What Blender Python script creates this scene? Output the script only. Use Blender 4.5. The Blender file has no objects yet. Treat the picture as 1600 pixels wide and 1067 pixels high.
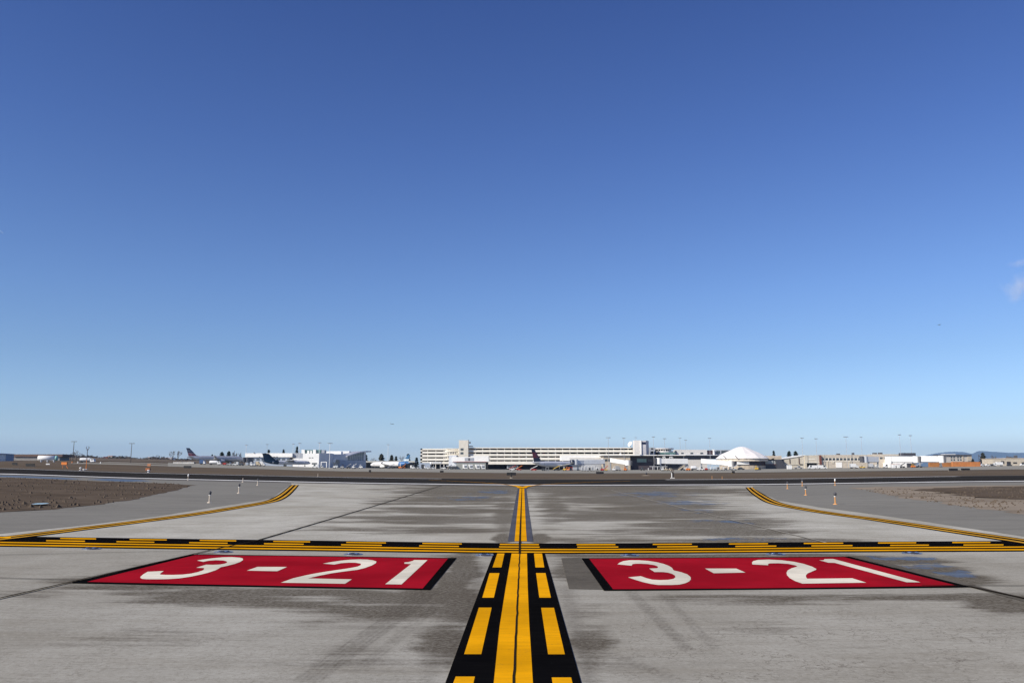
import bpy, bmesh, math, random
from mathutils import Vector, noise as mnoise
from mathutils.geometry import delaunay_2d_cdt
R = math.radians
rnd = random.Random(7)
scn = bpy.context.scene
C = scn.collection

# ---------------------------------------------------------------- camera model (used for placing things on the ground)
F = 1290.0; HC = 1.84; PITCH = math.atan(199.5 / F)
cp, sp = math.cos(PITCH), math.sin(PITCH)

def W(px, py, Y):
    v = py - 533.5; u = px - 800.0
    yc = F * cp + v * sp
    return (u / yc * Y, Y, HC + (F * sp - v * cp) / yc * Y)

def lut(tab):
    xs = [t[0] for t in tab]; ys = [t[1] for t in tab]; n = len(xs)
    ms = []
    for i in range(n):
        if i == 0 or i == n - 1: ms.append(0.0 if True else 0)
        else: ms.append((ys[i + 1] - ys[i - 1]) / (xs[i + 1] - xs[i - 1]))
    def f(x):
        if x <= xs[0]: return ys[0]
        if x >= xs[-1]: return ys[-1]
        lo, hi = 0, n - 1
        while hi - lo > 1:
            m = (lo + hi) // 2
            if xs[m] <= x: lo = m
            else: hi = m
        h = xs[hi] - xs[lo]; t = (x - xs[lo]) / h
        return ((2*t**3 - 3*t*t + 1) * ys[lo] + (t**3 - 2*t*t + t) * h * ms[lo]
                + (-2*t**3 + 3*t*t) * ys[hi] + (t**3 - t*t) * h * ms[hi])
    return f

def sstep(a, b, x):
    t = min(1.0, max(0.0, (x - a) / (b - a)))
    return t * t * (3 - 2 * t)

d1 = lut([(-400, 21), (0, 17.5), (100, 14.5), (200, 11.2), (300, 8.8), (400, 6.6), (500, 4.4), (650, 2.0), (800, .3), (930, 0),
          (1070, .4), (1200, 1.2), (1330, 3), (1470, 5), (1600, 6.2), (2000, 8)])
d2 = lut([(-400, 16), (0, 14.5), (100, 14.4), (200, 12.6), (300, 9.6), (350, 8.2), (430, 5.8), (500, 3.6), (570, 2.4), (650, 1.8),
          (740, .8), (850, 0), (1000, 0), (1070, .3), (1200, 1.5), (1330, 3), (1470, 4.5), (1600, 6), (2000, 7)])
z0 = lut([(360, 0), (450, .4), (520, .9), (600, 1.42), (700, 1.6), (1500, 1.75), (4000, 1.8)])

def H(X, Y):
    if Y < 2.0: return 0.0
    u = 800.0 + 1305.0 * X / max(Y, 4.0)
    u = min(2000.0, max(-400.0, u))
    dn = 5.0 * ((u - 800.0) / 800.0) ** 2 * sstep(2, 10, Y)
    d = dn
    if Y > 22: d = dn + (d1(u) - dn) * sstep(22, 95, Y)
    if Y > 220: d = d + (d2(u) - d) * sstep(220, 450, Y)
    return z0(Y) + Y * d / 1321.0

def P(px, py):
    """the point of the ground seen at a photo pixel"""
    lo = 1.0; hi = 1.0
    while True:
        w = W(px, py, hi)
        if w[2] <= H(w[0], hi) or hi > 9000: break
        lo = hi; hi *= 1.04
    for _ in range(40):
        m = .5 * (lo + hi); w = W(px, py, m)
        if w[2] > H(w[0], m): lo = m
        else: hi = m
    w = W(px, py, hi)
    return (w[0], hi)

def at(px, Y):
    X = (px - 800.0) * Y / 1305.0
    return (X, Y, H(X, Y))

def project(X, Y, Z):
    dz = Z - HC
    d = Y * cp + dz * sp
    if d < .3: return (-9999, -9999)
    v = (Y * sp - dz * cp) / d * F
    return (800 + X / d * F, 533.5 + v)

# ---------------------------------------------------------------- materials
MATS = {}
def new_mat(name):
    m = bpy.data.materials.new(name); m.use_nodes = True
    nt = m.node_tree
    return m, nt, nt.nodes['Principled BSDF']

def node(nt, t, **kw):
    n = nt.nodes.new(t)
    for k, v in kw.items():
        if k.startswith('_'): setattr(n, k[1:], v)
        else: n.inputs[k.replace('0', ' ')].default_value = v
    return n

def coords(nt, scale=(1, 1, 1), kind='Object'):
    tc = nt.nodes.new('ShaderNodeTexCoord'); mp = nt.nodes.new('ShaderNodeMapping')
    mp.inputs['Scale'].default_value = scale
    nt.links.new(tc.outputs[kind], mp.inputs['Vector'])
    return mp.outputs['Vector']

def noise(nt, vec, scale, detail=4, rough=.55):
    n = nt.nodes.new('ShaderNodeTexNoise')
    n.inputs['Scale'].default_value = scale; n.inputs['Detail'].default_value = detail; n.inputs['Roughness'].default_value = rough
    nt.links.new(vec, n.inputs['Vector'])
    return n.outputs['Fac']

def ramp(nt, fac, a, b, va=0.0, vb=1.0):
    n = nt.nodes.new('ShaderNodeMapRange')
    n.interpolation_type = 'SMOOTHSTEP'
    n.inputs['From Min'].default_value = a; n.inputs['From Max'].default_value = b
    n.inputs['To Min'].default_value = va; n.inputs['To Max'].default_value = vb
    nt.links.new(fac, n.inputs['Value'])
    return n.outputs['Result']

def math_(nt, op, a, b=None, clamp=False):
    n = nt.nodes.new('ShaderNodeMath'); n.operation = op; n.use_clamp = clamp
    for i, x in enumerate((a, b)):
        if x is None: continue
        if isinstance(x, (int, float)): n.inputs[i].default_value = x
        else: nt.links.new(x, n.inputs[i])
    return n.outputs[0]

def mix(nt, fac, a, b, mode='MIX'):
    n = nt.nodes.new('ShaderNodeMix'); n.data_type = 'RGBA'; n.blend_type = mode
    for i, x in ((0, fac), (6, a), (7, b)):
        if isinstance(x, (int, float)): n.inputs[i].default_value = x
        elif isinstance(x, tuple): n.inputs[i].default_value = (x[0], x[1], x[2], 1)
        else: nt.links.new(x, n.inputs[i])
    return n.outputs[2]

def bump(nt, bsdf, fac, strength=.3, dist=.02):
    b = nt.nodes.new('ShaderNodeBump'); b.inputs['Strength'].default_value = strength; b.inputs['Distance'].default_value = dist
    nt.links.new(fac, b.inputs['Height']); nt.links.new(b.outputs['Normal'], bsdf.inputs['Normal'])

def M(name, rgb, rough=.6, var=.12, scale=.6, metal=0.0, spec=.5):
    """a plain surface with mottled wear"""
    if name in MATS: return MATS[name]
    m, nt, b = new_mat(name)
    v = coords(nt)
    f = ramp(nt, noise(nt, v, scale, 5), .3, .7)
    a = tuple(min(1, x * (1 + var)) for x in rgb); d = tuple(x * (1 - var) for x in rgb)
    nt.links.new(mix(nt, f, d, a), b.inputs['Base Color'])
    b.inputs['Roughness'].default_value = rough; b.inputs['Metallic'].default_value = metal
    b.inputs['Specular IOR Level'].default_value = spec
    MATS[name] = m
    return m

def paint_mat(name, rgb, worn, wear=.35, rough=.7):
    """road paint, worn through in spots"""
    m, nt, b = new_mat(name)
    v = coords(nt)
    big = noise(nt, v, .5, 4); fine = noise(nt, v, 38, 3, .7); mid = noise(nt, coords(nt, (1, 5, 1)), 2.2, 5, .65)
    col = mix(nt, ramp(nt, big, .35, .65), tuple(x * .80 for x in rgb), tuple(min(1, x * 1.10) for x in rgb))
    col = mix(nt, math_(nt, 'MULTIPLY', ramp(nt, mid, .38, .70), .42), col, tuple(x * .66 + w_ * .10 for x, w_ in zip(rgb, worn)))
    k = math_(nt, 'MULTIPLY', ramp(nt, fine, .58, .70), ramp(nt, mid, .42, .7))
    col = mix(nt, math_(nt, 'MULTIPLY', k, wear), col, worn)
    nt.links.new(col, b.inputs['Base Color'])
    b.inputs['Roughness'].default_value = rough; b.inputs['Specular IOR Level'].default_value = .0
    bump(nt, b, fine, .25, .004)
    return m

def concrete_mat(name, light, dark, stain=(.066, .053, .039), attrs=True):
    m, nt, b = new_mat(name)
    v = coords(nt)
    sc = lambda k, c=dark: tuple(x * k for x in c)
    broad = noise(nt, v, .07, 4, .55)
    blotch = noise(nt, coords(nt, (1, .7, 1)), .33, 7, .66)
    streak = noise(nt, coords(nt, (.16, 1.3, 1)), 1.5, 6, .65)
    fine_streak = noise(nt, coords(nt, (.6, 8, 1)), 2.2, 5, .65)
    fine = noise(nt, v, 17, 6, .8)
    grit = noise(nt, v, 75, 3, .7)
    col = mix(nt, ramp(nt, blotch, .30, .70), dark, light)
    col = mix(nt, math_(nt, 'MULTIPLY', ramp(nt, broad, .40, .66), .40), col, (dark[0] * .80, dark[1] * .76, dark[2] * .70))
    col = mix(nt, math_(nt, 'MULTIPLY', ramp(nt, streak, .46, .74), .45), col, (dark[0] * .70, dark[1] * .66, dark[2] * .60))
    col = mix(nt, math_(nt, 'MULTIPLY', ramp(nt, fine_streak, .48, .72), .38), col, sc(.55))
    col = mix(nt, math_(nt, 'MULTIPLY', ramp(nt, fine, .50, .66), .55), col, (dark[0] * .58, dark[1] * .54, dark[2] * .50))
    col = mix(nt, math_(nt, 'MULTIPLY', ramp(nt, fine, .46, .34), .35), col, sc(1.22, light))
    col = mix(nt, math_(nt, 'MULTIPLY', ramp(nt, grit, .56, .68), .50), col, sc(.42))
    vo = nt.nodes.new('ShaderNodeTexVoronoi'); vo.feature = 'DISTANCE_TO_EDGE'; vo.inputs['Scale'].default_value = 5.5
    wob = nt.nodes.new('ShaderNodeTexNoise'); wob.inputs['Scale'].default_value = 6; wob.inputs['Detail'].default_value = 4
    nt.links.new(v, wob.inputs['Vector'])
    vs = nt.nodes.new('ShaderNodeVectorMath'); vs.operation = 'SCALE'; vs.inputs['Scale'].default_value = .35; nt.links.new(wob.outputs['Color'], vs.inputs[0])
    vm = nt.nodes.new('ShaderNodeVectorMath'); vm.operation = 'ADD'; nt.links.new(v, vm.inputs[0]); nt.links.new(vs.outputs[0], vm.inputs[1])
    nt.links.new(vm.outputs[0], vo.inputs['Vector'])
    crack = ramp(nt, vo.outputs['Distance'], .0, .045, 1, 0)
    crack = math_(nt, 'MULTIPLY', crack, ramp(nt, noise(nt, v, 1.3, 4), .40, .60))
    if attrs:
        def attr(nm):
            a = nt.nodes.new('ShaderNodeAttribute'); a.attribute_name = nm; return a.outputs['Fac']
        crack = math_(nt, 'MULTIPLY', crack, attr('crack'))
        col = mix(nt, math_(nt, 'MULTIPLY', crack, .65), col, (.10, .082, .065))
        col = mix(nt, math_(nt, 'MULTIPLY', attr('grime'), .30), col, (.15, .135, .112))
        # stains: broad soft areas broken up by noise a few metres across, rubbed thin by the grooves
        e1 = noise(nt, coords(nt, (.5, 1.15, 1)), .36, 8, .64)
        grv = noise(nt, coords(nt, (.22, 3.2, 1)), 1.3, 4, .6)
        s = math_(nt, 'ADD', attr('stain'), math_(nt, 'MULTIPLY', math_(nt, 'SUBTRACT', e1, .5), 2.1))
        s = math_(nt, 'ADD', s, math_(nt, 'MULTIPLY', math_(nt, 'SUBTRACT', grv, .5), .8))
        s = math_(nt, 'MULTIPLY', ramp(nt, s, .17, .56), ramp(nt, attr('stain'), .02, .25))
        thin = math_(nt, 'MULTIPLY', ramp(nt, fine, .35, .66, .6, 1.0), .92)
        col = mix(nt, math_(nt, 'MULTIPLY', s, thin), col, stain)
        # tyre rubber laid in tracks
        tn = math_(nt, 'MULTIPLY', ramp(nt, fine_streak, .3, .65, .35, 1.0), ramp(nt, fine, .3, .62, .5, 1.0))
        col = mix(nt, math_(nt, 'MULTIPLY', math_(nt, 'MULTIPLY', attr('rubber'), tn), .85), col, (.075, .065, .054))
        wet = math_(nt, 'ADD', attr('wet'), math_(nt, 'MULTIPLY', math_(nt, 'SUBTRACT', noise(nt, coords(nt, (.9, .6, 1)), .8, 8, .72), .5), 2.2))
        wet = math_(nt, 'MULTIPLY', ramp(nt, wet, .46, .62), ramp(nt, attr('wet'), .05, .3))
        col = mix(nt, math_(nt, 'MULTIPLY', wet, .8), col, (.050, .047, .046))
        nt.links.new(math_(nt, 'SUBTRACT', 1.0, math_(nt, 'MULTIPLY', wet, .62)), b.inputs['Roughness'])
        nt.links.new(math_(nt, 'MULTIPLY', wet, .33), b.inputs['Specular IOR Level'])
    else:
        b.inputs['Roughness'].default_value = 1.0; b.inputs['Specular IOR Level'].default_value = 0.0
    nt.links.new(col, b.inputs['Base Color'])
    bump(nt, b, fine, .22, .006)
    return m

def ground_mat(name, cols, scales=(.05, .5, 4), rough=.95, stretch=(1, 1, 1)):
    m, nt, b = new_mat(name)
    v = coords(nt, stretch)
    n1, n2, n3 = (noise(nt, v, s, 6, .65) for s in scales)
    col = mix(nt, ramp(nt, n1, .35, .65), cols[0], cols[1])
    col = mix(nt, math_(nt, 'MULTIPLY', ramp(nt, n2, .45, .68), .7), col, cols[2])
    col = mix(nt, math_(nt, 'MULTIPLY', ramp(nt, n3, .52, .70), .6), col, cols[3])
    nt.links.new(col, b.inputs['Base Color'])
    b.inputs['Roughness'].default_value = 1.0; b.inputs['Specular IOR Level'].default_value = 0.0
    bump(nt, b, n3, .5, .06)
    return m

# ---------------------------------------------------------------- mesh helpers
def tag(o, label=None, cat=None, group=None, kind=None):
    if label: o['label'] = label
    if cat: o['category'] = cat
    if group: o['group'] = group
    if kind: o['kind'] = kind
    return o

def link_mesh(name, verts, faces, mats, parent=None, midx=None, smooth=False, loc=None):
    me = bpy.data.meshes.new(name)
    me.from_pydata(verts, [], faces); me.validate(clean_customdata=False)
    for m in (mats if isinstance(mats, (list, tuple)) else [mats]): me.materials.append(m)
    if midx: me.polygons.foreach_set('material_index', midx)
    if smooth: me.polygons.foreach_set('use_smooth', [True] * len(me.polygons))
    me.update()
    o = bpy.data.objects.new(name, me); C.objects.link(o)
    if parent is not None: o.parent = parent
    if loc: o.location = loc
    return o

def thing(name, label, cat, loc=(0, 0, 0), rz=0.0, group=None):
    o = bpy.data.objects.new(name, None); C.objects.link(o)
    o.location = loc; o.rotation_euler = (0, 0, rz); o.empty_display_size = .5
    return tag(o, label, cat, group)

def copy_thing(r, loc, rz=None, label=None):
    c = r.copy(); C.objects.link(c); c.location = loc
    if rz is not None: c.rotation_euler = (0, 0, rz)
    if label: c['label'] = label
    for ch in list(r.children):
        k = ch.copy(); C.objects.link(k); k.parent = c
        for g in list(ch.children):
            q = g.copy(); C.objects.link(q); q.parent = k
    return c

class MB:
    def __init__(s): s.v = []; s.f = []; s.m = []
    def add(s, vs, fs, mi=0):
        b = len(s.v); s.v += [tuple(x) for x in vs]; s.f += [tuple(b + i for i in f) for f in fs]; s.m += [mi] * len(fs); return s
    def box(s, x0, x1, y0, y1, z0_, z1, mi=0):
        return s.add([(x0, y0, z0_), (x1, y0, z0_), (x1, y1, z0_), (x0, y1, z0_), (x0, y0, z1), (x1, y0, z1), (x1, y1, z1), (x0, y1, z1)],
                     [(3, 2, 1, 0), (4, 5, 6, 7), (0, 1, 5, 4), (1, 2, 6, 5), (2, 3, 7, 6), (3, 0, 4, 7)], mi)
    def hexa(s, p, mi=0):
        return s.add(p, [(3, 2, 1, 0), (4, 5, 6, 7), (0, 1, 5, 4), (1, 2, 6, 5), (2, 3, 7, 6), (3, 0, 4, 7)], mi)
    def tube(s, p0, p1, r0, r1=None, n=8, mi=0, caps=True):
        r1 = r0 if r1 is None else r1
        a, b = Vector(p0), Vector(p1); d = (b - a).normalized()
        x = d.orthogonal().normalized(); y = d.cross(x)
        vs = []
        for q, r in ((a, r0), (b, r1)):
            for i in range(n):
                t = 2 * math.pi * i / n
                vs.append(q + x * math.cos(t) * r + y * math.sin(t) * r)
        fs = [(i, (i + 1) % n, n + (i + 1) % n, n + i) for i in range(n)]
        if caps: fs += [tuple(range(n - 1, -1, -1)), tuple(range(n, 2 * n))]
        return s.add(vs, fs, mi)
    def loft(s, rings, mi=0, caps=True):
        n = len(rings[0]); vs = [p for r in rings for p in r]; fs = []
        for k in range(len(rings) - 1):
            for i in range(n):
                fs.append((k * n + i, k * n + (i + 1) % n, (k + 1) * n + (i + 1) % n, (k + 1) * n + i))
        if caps: fs += [tuple(range(n - 1, -1, -1)), tuple((len(rings) - 1) * n + i for i in range(n))]
        return s.add(vs, fs, mi)
    def ell(s, c, rx, ry, rz, nu=12, nv=8, mi=0):
        rings = []
        for j in range(nv + 1):
            t = -math.pi / 2 + math.pi * j / nv; t = max(-1.54, min(1.54, t))
            rings.append([(c[0] + rx * math.cos(t) * math.cos(2 * math.pi * i / nu), c[1] + ry * math.cos(t) * math.sin(2 * math.pi * i / nu),
                           c[2] + rz * math.sin(t)) for i in range(nu)])
        return s.loft(rings, mi)
    def prof(s, pts, y0, y1, mi=0):
        """a side profile in x,z extruded across y"""
        n = len(pts)
        return s.add([(x, y0, z) for x, z in pts] + [(x, y1, z) for x, z in pts],
                     [(i, (i + 1) % n, n + (i + 1) % n, n + i) for i in range(n)] + [tuple(range(n - 1, -1, -1)), tuple(range(n, 2 * n))], mi)
    def build(s, name, mats, parent=None, smooth=False, loc=None, label=None):
        o = link_mesh(name, s.v, s.f, mats, parent, s.m, smooth, loc)
        bm = bmesh.new(); bm.from_mesh(o.data); bmesh.ops.recalc_face_normals(bm, faces=bm.faces); bm.to_mesh(o.data); bm.free()
        if label: o['label'] = label
        return o

def inside(ring, x, y):
    r = False; n = len(ring); j = n - 1
    for i in range(n):
        xi, yi = ring[i]; xj, yj = ring[j]
        if (yi > y) != (yj > y) and x < (xj - xi) * (y - yi) / (yj - yi) + xi: r = not r
        j = i
    return r

def sheet(name, rings, mat, dz, step=1.0, parent=None, rough=0.0, midx=None):
    """flat painted or paved sheets (one or more outlines in ground x,y) that follow the ground, dz above it"""
    V = []; Fc = []; MI = []
    for ri, ring in enumerate(rings):
        pts = []
        n = len(ring)
        for i in range(n):
            a, b = ring[i], ring[(i + 1) % n]
            L = math.hypot(b[0] - a[0], b[1] - a[1]); k = max(1, int(L / step))
            for j in range(k):
                pts.append((a[0] + (b[0] - a[0]) * j / k, a[1] + (b[1] - a[1]) * j / k))
        nb = len(pts)
        xs = [p[0] for p in pts]; ys = [p[1] for p in pts]
        gx = min(xs) + step * .5
        while gx < max(xs):
            gy = min(ys) + step * .5
            while gy < max(ys):
                if inside(ring, gx, gy): pts.append((gx, gy))
                gy += step
            gx += step
        res = delaunay_2d_cdt([Vector(p) for p in pts], [], [list(range(nb))], 1, 1e-6)
        base = len(V)
        for p in res[0]:
            z = H(p.x, p.y) + dz
            if rough:
                dmin = min((abs(p.x - q[0]) + abs(p.y - q[1])) for q in pts[:nb:2])
                e = min(1.0, dmin / 4.0)
                z += e * rough * (mnoise.fractal(Vector((p.x * .35, p.y * .35, 0)), .9, 2.1, 4) * .5 + .35)
            V.append((p.x, p.y, z))
        for f in res[2]:
            a, b, c = (res[0][i] for i in f[:3])
            if (b - a).cross(c - a) < 0: f = f[::-1]
            Fc.append([base + i for i in f]); MI.append(midx[ri] if midx else 0)
    return link_mesh(name, V, Fc, mat, parent, MI)

def strip_ring(line, o0, o1):
    """outline of a band between two offsets from a ground polyline"""
    L = []; Rr = []
    n = len(line)
    for i, p in enumerate(line):
        a = line[max(0, i - 1)]; b = line[min(n - 1, i + 1)]
        d = Vector((b[0] - a[0], b[1] - a[1])).normalized(); nx, ny = -d.y, d.x
        L.append((p[0] + nx * o0, p[1] + ny * o0)); Rr.append((p[0] + nx * o1, p[1] + ny * o1))
    return L, Rr

def band(name, bands, mat, dz, parent=None):
    """long thin stripes: list of (line, o0, o1)"""
    V = []; Fc = []
    for line, o0, o1 in bands:
        A, B = strip_ring(line, o0, o1); b = len(V)
        for p, q in zip(A, B):
            V.append((p[0], p[1], H(*p) + dz)); V.append((q[0], q[1], H(*q) + dz))
        for i in range(len(A) - 1):
            Fc.append((b + 2 * i, b + 2 * i + 1, b + 2 * i + 3, b + 2 * i + 2))
    o = link_mesh(name, V, Fc, mat, parent)
    for p in o.data.polygons:
        if p.normal.z < 0: p.flip()
    return o

def resample(pts, step):
    f = []
    n = len(pts)
    for i in range(n - 1):
        p0 = Vector(pts[max(0, i - 1)]); p1 = Vector(pts[i]); p2 = Vector(pts[i + 1]); p3 = Vector(pts[min(n - 1, i + 2)])
        k = max(2, int((p2 - p1).length / step))
        for j in range(k):
            t = j / k
            f.append(tuple(.5 * ((2 * p1) + (p2 - p0) * t + (2 * p0 - 5 * p1 + 4 * p2 - p3) * t * t + (3 * p1 - p0 - 3 * p2 + p3) * t ** 3)))
    f.append(tuple(pts[-1]))
    return f

# ---------------------------------------------------------------- camera, sky, sun
cam = bpy.data.cameras.new('camera'); co = bpy.data.objects.new('camera', cam); C.objects.link(co)
cam.sensor_width = 36; cam.lens = 36 * F / 1600; cam.clip_end = 60000; cam.clip_start = .05
co.location = (0, 0, HC); co.rotation_euler = (math.pi / 2 + PITCH, 0, 0)
scn.camera = co
SUN_AZ, SUN_EL = -127.0, 33.5
sd = Vector((math.sin(R(SUN_AZ)) * math.cos(R(SUN_EL)), math.cos(R(SUN_AZ)) * math.cos(R(SUN_EL)), math.sin(R(SUN_EL))))
sl = bpy.data.lights.new('sun', 'SUN'); sl.energy = 5.0; sl.angle = R(.53); sl.color = (1, .925, .79)
so = bpy.data.objects.new('sun', sl); C.objects.link(so); so.rotation_euler = sd.to_track_quat('Z', 'Y').to_euler(); so.location = (0, 0, 60)
wd = bpy.data.worlds.new('World'); scn.world = wd; wd.use_nodes = True
nt = wd.node_tree; bg = nt.nodes['Background']
sky = nt.nodes.new('ShaderNodeTexSky'); sky.sky_type = 'NISHITA'; sky.sun_disc = False
sky.sun_elevation = R(SUN_EL); sky.sun_rotation = R(SUN_AZ); sky.altitude = 700; sky.air_density = 1.0; sky.dust_density = .35; sky.ozone_density = 2.2
# clear dry air: deepen the sky's own blue with height
tc = nt.nodes.new('ShaderNodeTexCoord'); sx = nt.nodes.new('ShaderNodeSeparateXYZ'); nt.links.new(tc.outputs['Generated'], sx.inputs[0])
cr = nt.nodes.new('ShaderNodeValToRGB'); nt.links.new(sx.outputs['Z'], cr.inputs['Fac'])
SKY = [(0.0, (0.70, 0.775, 0.95)), (0.035, (0.665, 0.745, 0.935)), (0.052, (0.575, 0.655, 0.82)), (0.129, (0.485, 0.568, 0.723)), (0.204, (0.44, 0.538, 0.746)), (0.371, (0.324, 0.423, 0.699)), (0.52, (0.251, 0.344, 0.638))]
for i, (z_, c_) in enumerate(SKY):
    e = cr.color_ramp.elements[i] if i < 2 else cr.color_ramp.elements.new(z_)
    e.position = z_; e.color = (*c_, 1)
tint = mix(nt, 1.0, cr.outputs['Color'], (2.0, 2.0, 2.0), 'MULTIPLY')
nt.links.new(mix(nt, 1.0, sky.outputs[0], tint, 'MULTIPLY'), bg.inputs['Color']); bg.inputs['Strength'].default_value = .077
scn.view_settings.view_transform = 'Standard'; scn.view_settings.look = 'None'; scn.view_settings.exposure = 0.14; scn.view_settings.gamma = 1.0
# ================================================================ GROUND
m_ground = ground_mat('dry_turf', [(0.114, 0.088, 0.065), (0.148, 0.116, 0.085), (0.077, 0.063, 0.049), (0.185, 0.151, 0.111)], (.02, .25, 1.6), stretch=(.4, 1, 1))
m_dirt = ground_mat('bare_soil', [(.098, .076, .058), (.122, .096, .074), (.062, .048, .037), (.145, .116, .088)], (.12, .55, 2.6), stretch=(.5, 1, 1))
m_sand = ground_mat('pale_soil', [(0.243, 0.203, 0.158), (0.306, 0.257, 0.203), (0.144, 0.117, 0.090), (0.324, 0.279, 0.225)], (.07, .5, 4), stretch=(.35, 1, 1))
m_conc = concrete_mat('taxiway_concrete', (.53, .515, .455), (.37, .355, .305))
m_apron = concrete_mat('apron_concrete', (.36, .35, .305), (.28, .27, .235), attrs=False)
m_asph = ground_mat('shoulder_asphalt', [(0.203, 0.196, 0.176), (0.234, 0.227, 0.203), (0.171, 0.166, 0.149), (0.270, 0.261, 0.234)], (.06, .9, 14), stretch=(.3, 1, 1))
m_rwy = ground_mat('runway_asphalt', [(0.026, 0.025, 0.024), (0.038, 0.036, 0.035), (0.017, 0.016, 0.016), (0.050, 0.048, 0.045)], (.03, .4, 3), rough=.85, stretch=(.12, 1, 1))
m_rsh = ground_mat('runway_shoulder_asphalt', [(0.115, 0.111, 0.106), (0.140, 0.134, 0.128), (0.085, 0.082, 0.080), (0.162, 0.153, 0.145)], (.05, .6, 6), stretch=(.2, 1, 1))
m_seal = ground_mat('sealed_asphalt', [(.105, .095, .080), (.135, .122, .102), (.082, .074, .062), (.16, .145, .122)], (.3, 1.4, 14), rough=.9, stretch=(.5, 1, 1))
Y_P = paint_mat('yellow_paint', (.80, .365, .006), (.14, .09, .035), .55)
Y_D = paint_mat('dull_yellow_paint', (.60, .31, .035), (.16, .12, .07), .7)
B_P = paint_mat('black_paint', (.0042, .0042, .0050), (.05, .047, .044), .15, .95)
R_P = paint_mat('red_paint', (.335, .008, .019), (.13, .022, .04), .85, .7)
W_P = paint_mat('white_paint', (.74, .685, .56), (.40, .30, .27), .5, .75)
G_P = paint_mat('faded_grey_paint', (.085, .09, .115), (.28, .27, .26), .7, .8)
m_crack = M('joint_filler', (.022, .018, .014), 1.0, spec=0)

def polar_grid(name, us, ys, mat, dz, ymin, fh=None):
    V = []; Fc = []; n = len(us)
    for y in ys:
        for u in us:
            X = (u - 800) * max(y, ymin) / 1305.0
            V.append((X, y, (fh or H)(X, y) + dz))
    for j in range(len(ys) - 1):
        for i in range(n - 1):
            Fc.append((j * n + i, j * n + i + 1, (j + 1) * n + i + 1, (j + 1) * n + i))
    o = link_mesh(name, V, Fc, mat)
    return o, V

def geo(a, b, k):
    r = [a]
    while r[-1] * k < b: r.append(r[-1] * k)
    return r + [b]

us_w = list(range(-2400, 4001, 40))
o, _ = polar_grid('ground', us_w, [-120, -40, 0] + geo(20, 16000, 1.05), m_ground, -.06, 60)
tag(o, 'brown winter grass and soil of the airfield', None, None, 'structure')
# the ground of the taxiway runs from behind the camera up to the runway
us_c = list(range(-700, -60, 40)) + list(range(-60, 1661, 4)) + list(range(1680, 2301, 40))
rows = [-40, -20, -8, 0, 3] + geo(5.0, 97.5, 1.0115)
tx, TV = polar_grid('taxiway', us_c, rows, m_conc, 0.0, 7.0)
tag(tx, 'pale grooved concrete taxiway with dark stains', None, None, 'structure')

def seg(px, py, a, b, w):
    """falloff 1..0 round a pixel-space segment; heights count double because the ground is foreshortened"""
    ax, ay, bx, by = a[0], a[1] * 2, b[0], b[1] * 2; qx, qy = px, py * 2
    dx, dy = bx - ax, by - ay; l2 = dx * dx + dy * dy or 1
    t = min(1, max(0, ((qx - ax) * dx + (qy - ay) * dy) / l2))
    return math.exp(-(((qx - ax - t * dx) ** 2 + (qy - ay - t * dy) ** 2) / (w * w)))

STAIN = [(735, 770, 95, 9, .75), (710, 782, 110, 9, .70), (690, 797, 120, 9, .62), (680, 812, 130, 10, .58), (660, 828, 150, 8, .52), (560, 826, 120, 6, .30), (788, 800, 26, 40, .55), (785, 842, 14, 9, .8), (843, 842, 14, 9, .7),
         (920, 769, 85, 8, .80), (970, 781, 100, 9, .74), (1030, 793, 110, 8, .74), (1090, 803, 100, 8, .72), (980, 806, 140, 10, .52), (1110, 817, 110, 8, .78), (1150, 830, 110, 8, .74), (1060, 830, 160, 9, .52), (1200, 845, 120, 6, .74), (1040, 845, 200, 6, .45),
         (865, 790, 30, 40, .4), (1400, 877, 85, 7, .9), (1450, 890, 80, 9, .95), (1500, 905, 70, 9, .9), (1350, 871, 50, 4, .85), (1580, 938, 90, 10, .85), (1440, 934, 200, 7, .62), (1240, 933, 260, 6, .48), (1060, 935, 150, 8, .45),
         (420, 925, 240, 6, .85), (230, 918, 140, 4, .7), (600, 932, 120, 12, .82), (672, 930, 70, 18, .95), (725, 892, 24, 30, .80), (706, 914, 34, 20, .9), (640, 955, 110, 22, .62), (720, 945, 40, 40, .8), (540, 965, 170, 20, .30), (360, 936, 190, 8, .6),
         (330, 866, 30, 3, .5), (250, 884, 60, 5, .55), (205, 893, 60, 6, .5), (130, 905, 70, 7, .45), (890, 893, 34, 28, .5), (1090, 868.5, 200, 2.5, .8), (1240, 866.5, 150, 2.5, .8), (700, 867, 60, 2, .5), (430, 868, 150, 2, .3),
         (1180, 985, 120, 14, .38), (1350, 1003, 170, 18, .36), (200, 1000, 240, 40, .20), (980, 1045, 90, 30, .25), (330, 1045, 200, 22, .22), (1500, 1040, 140, 22, .28), (60, 930, 100, 14, .35), (560, 1030, 120, 30, .22)]
def par(a, b, offs, w, q): return [((a[0] + o_, a[1]), (b[0] + o_ * k_, b[1]), w, q) for o_, k_ in offs]
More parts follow.
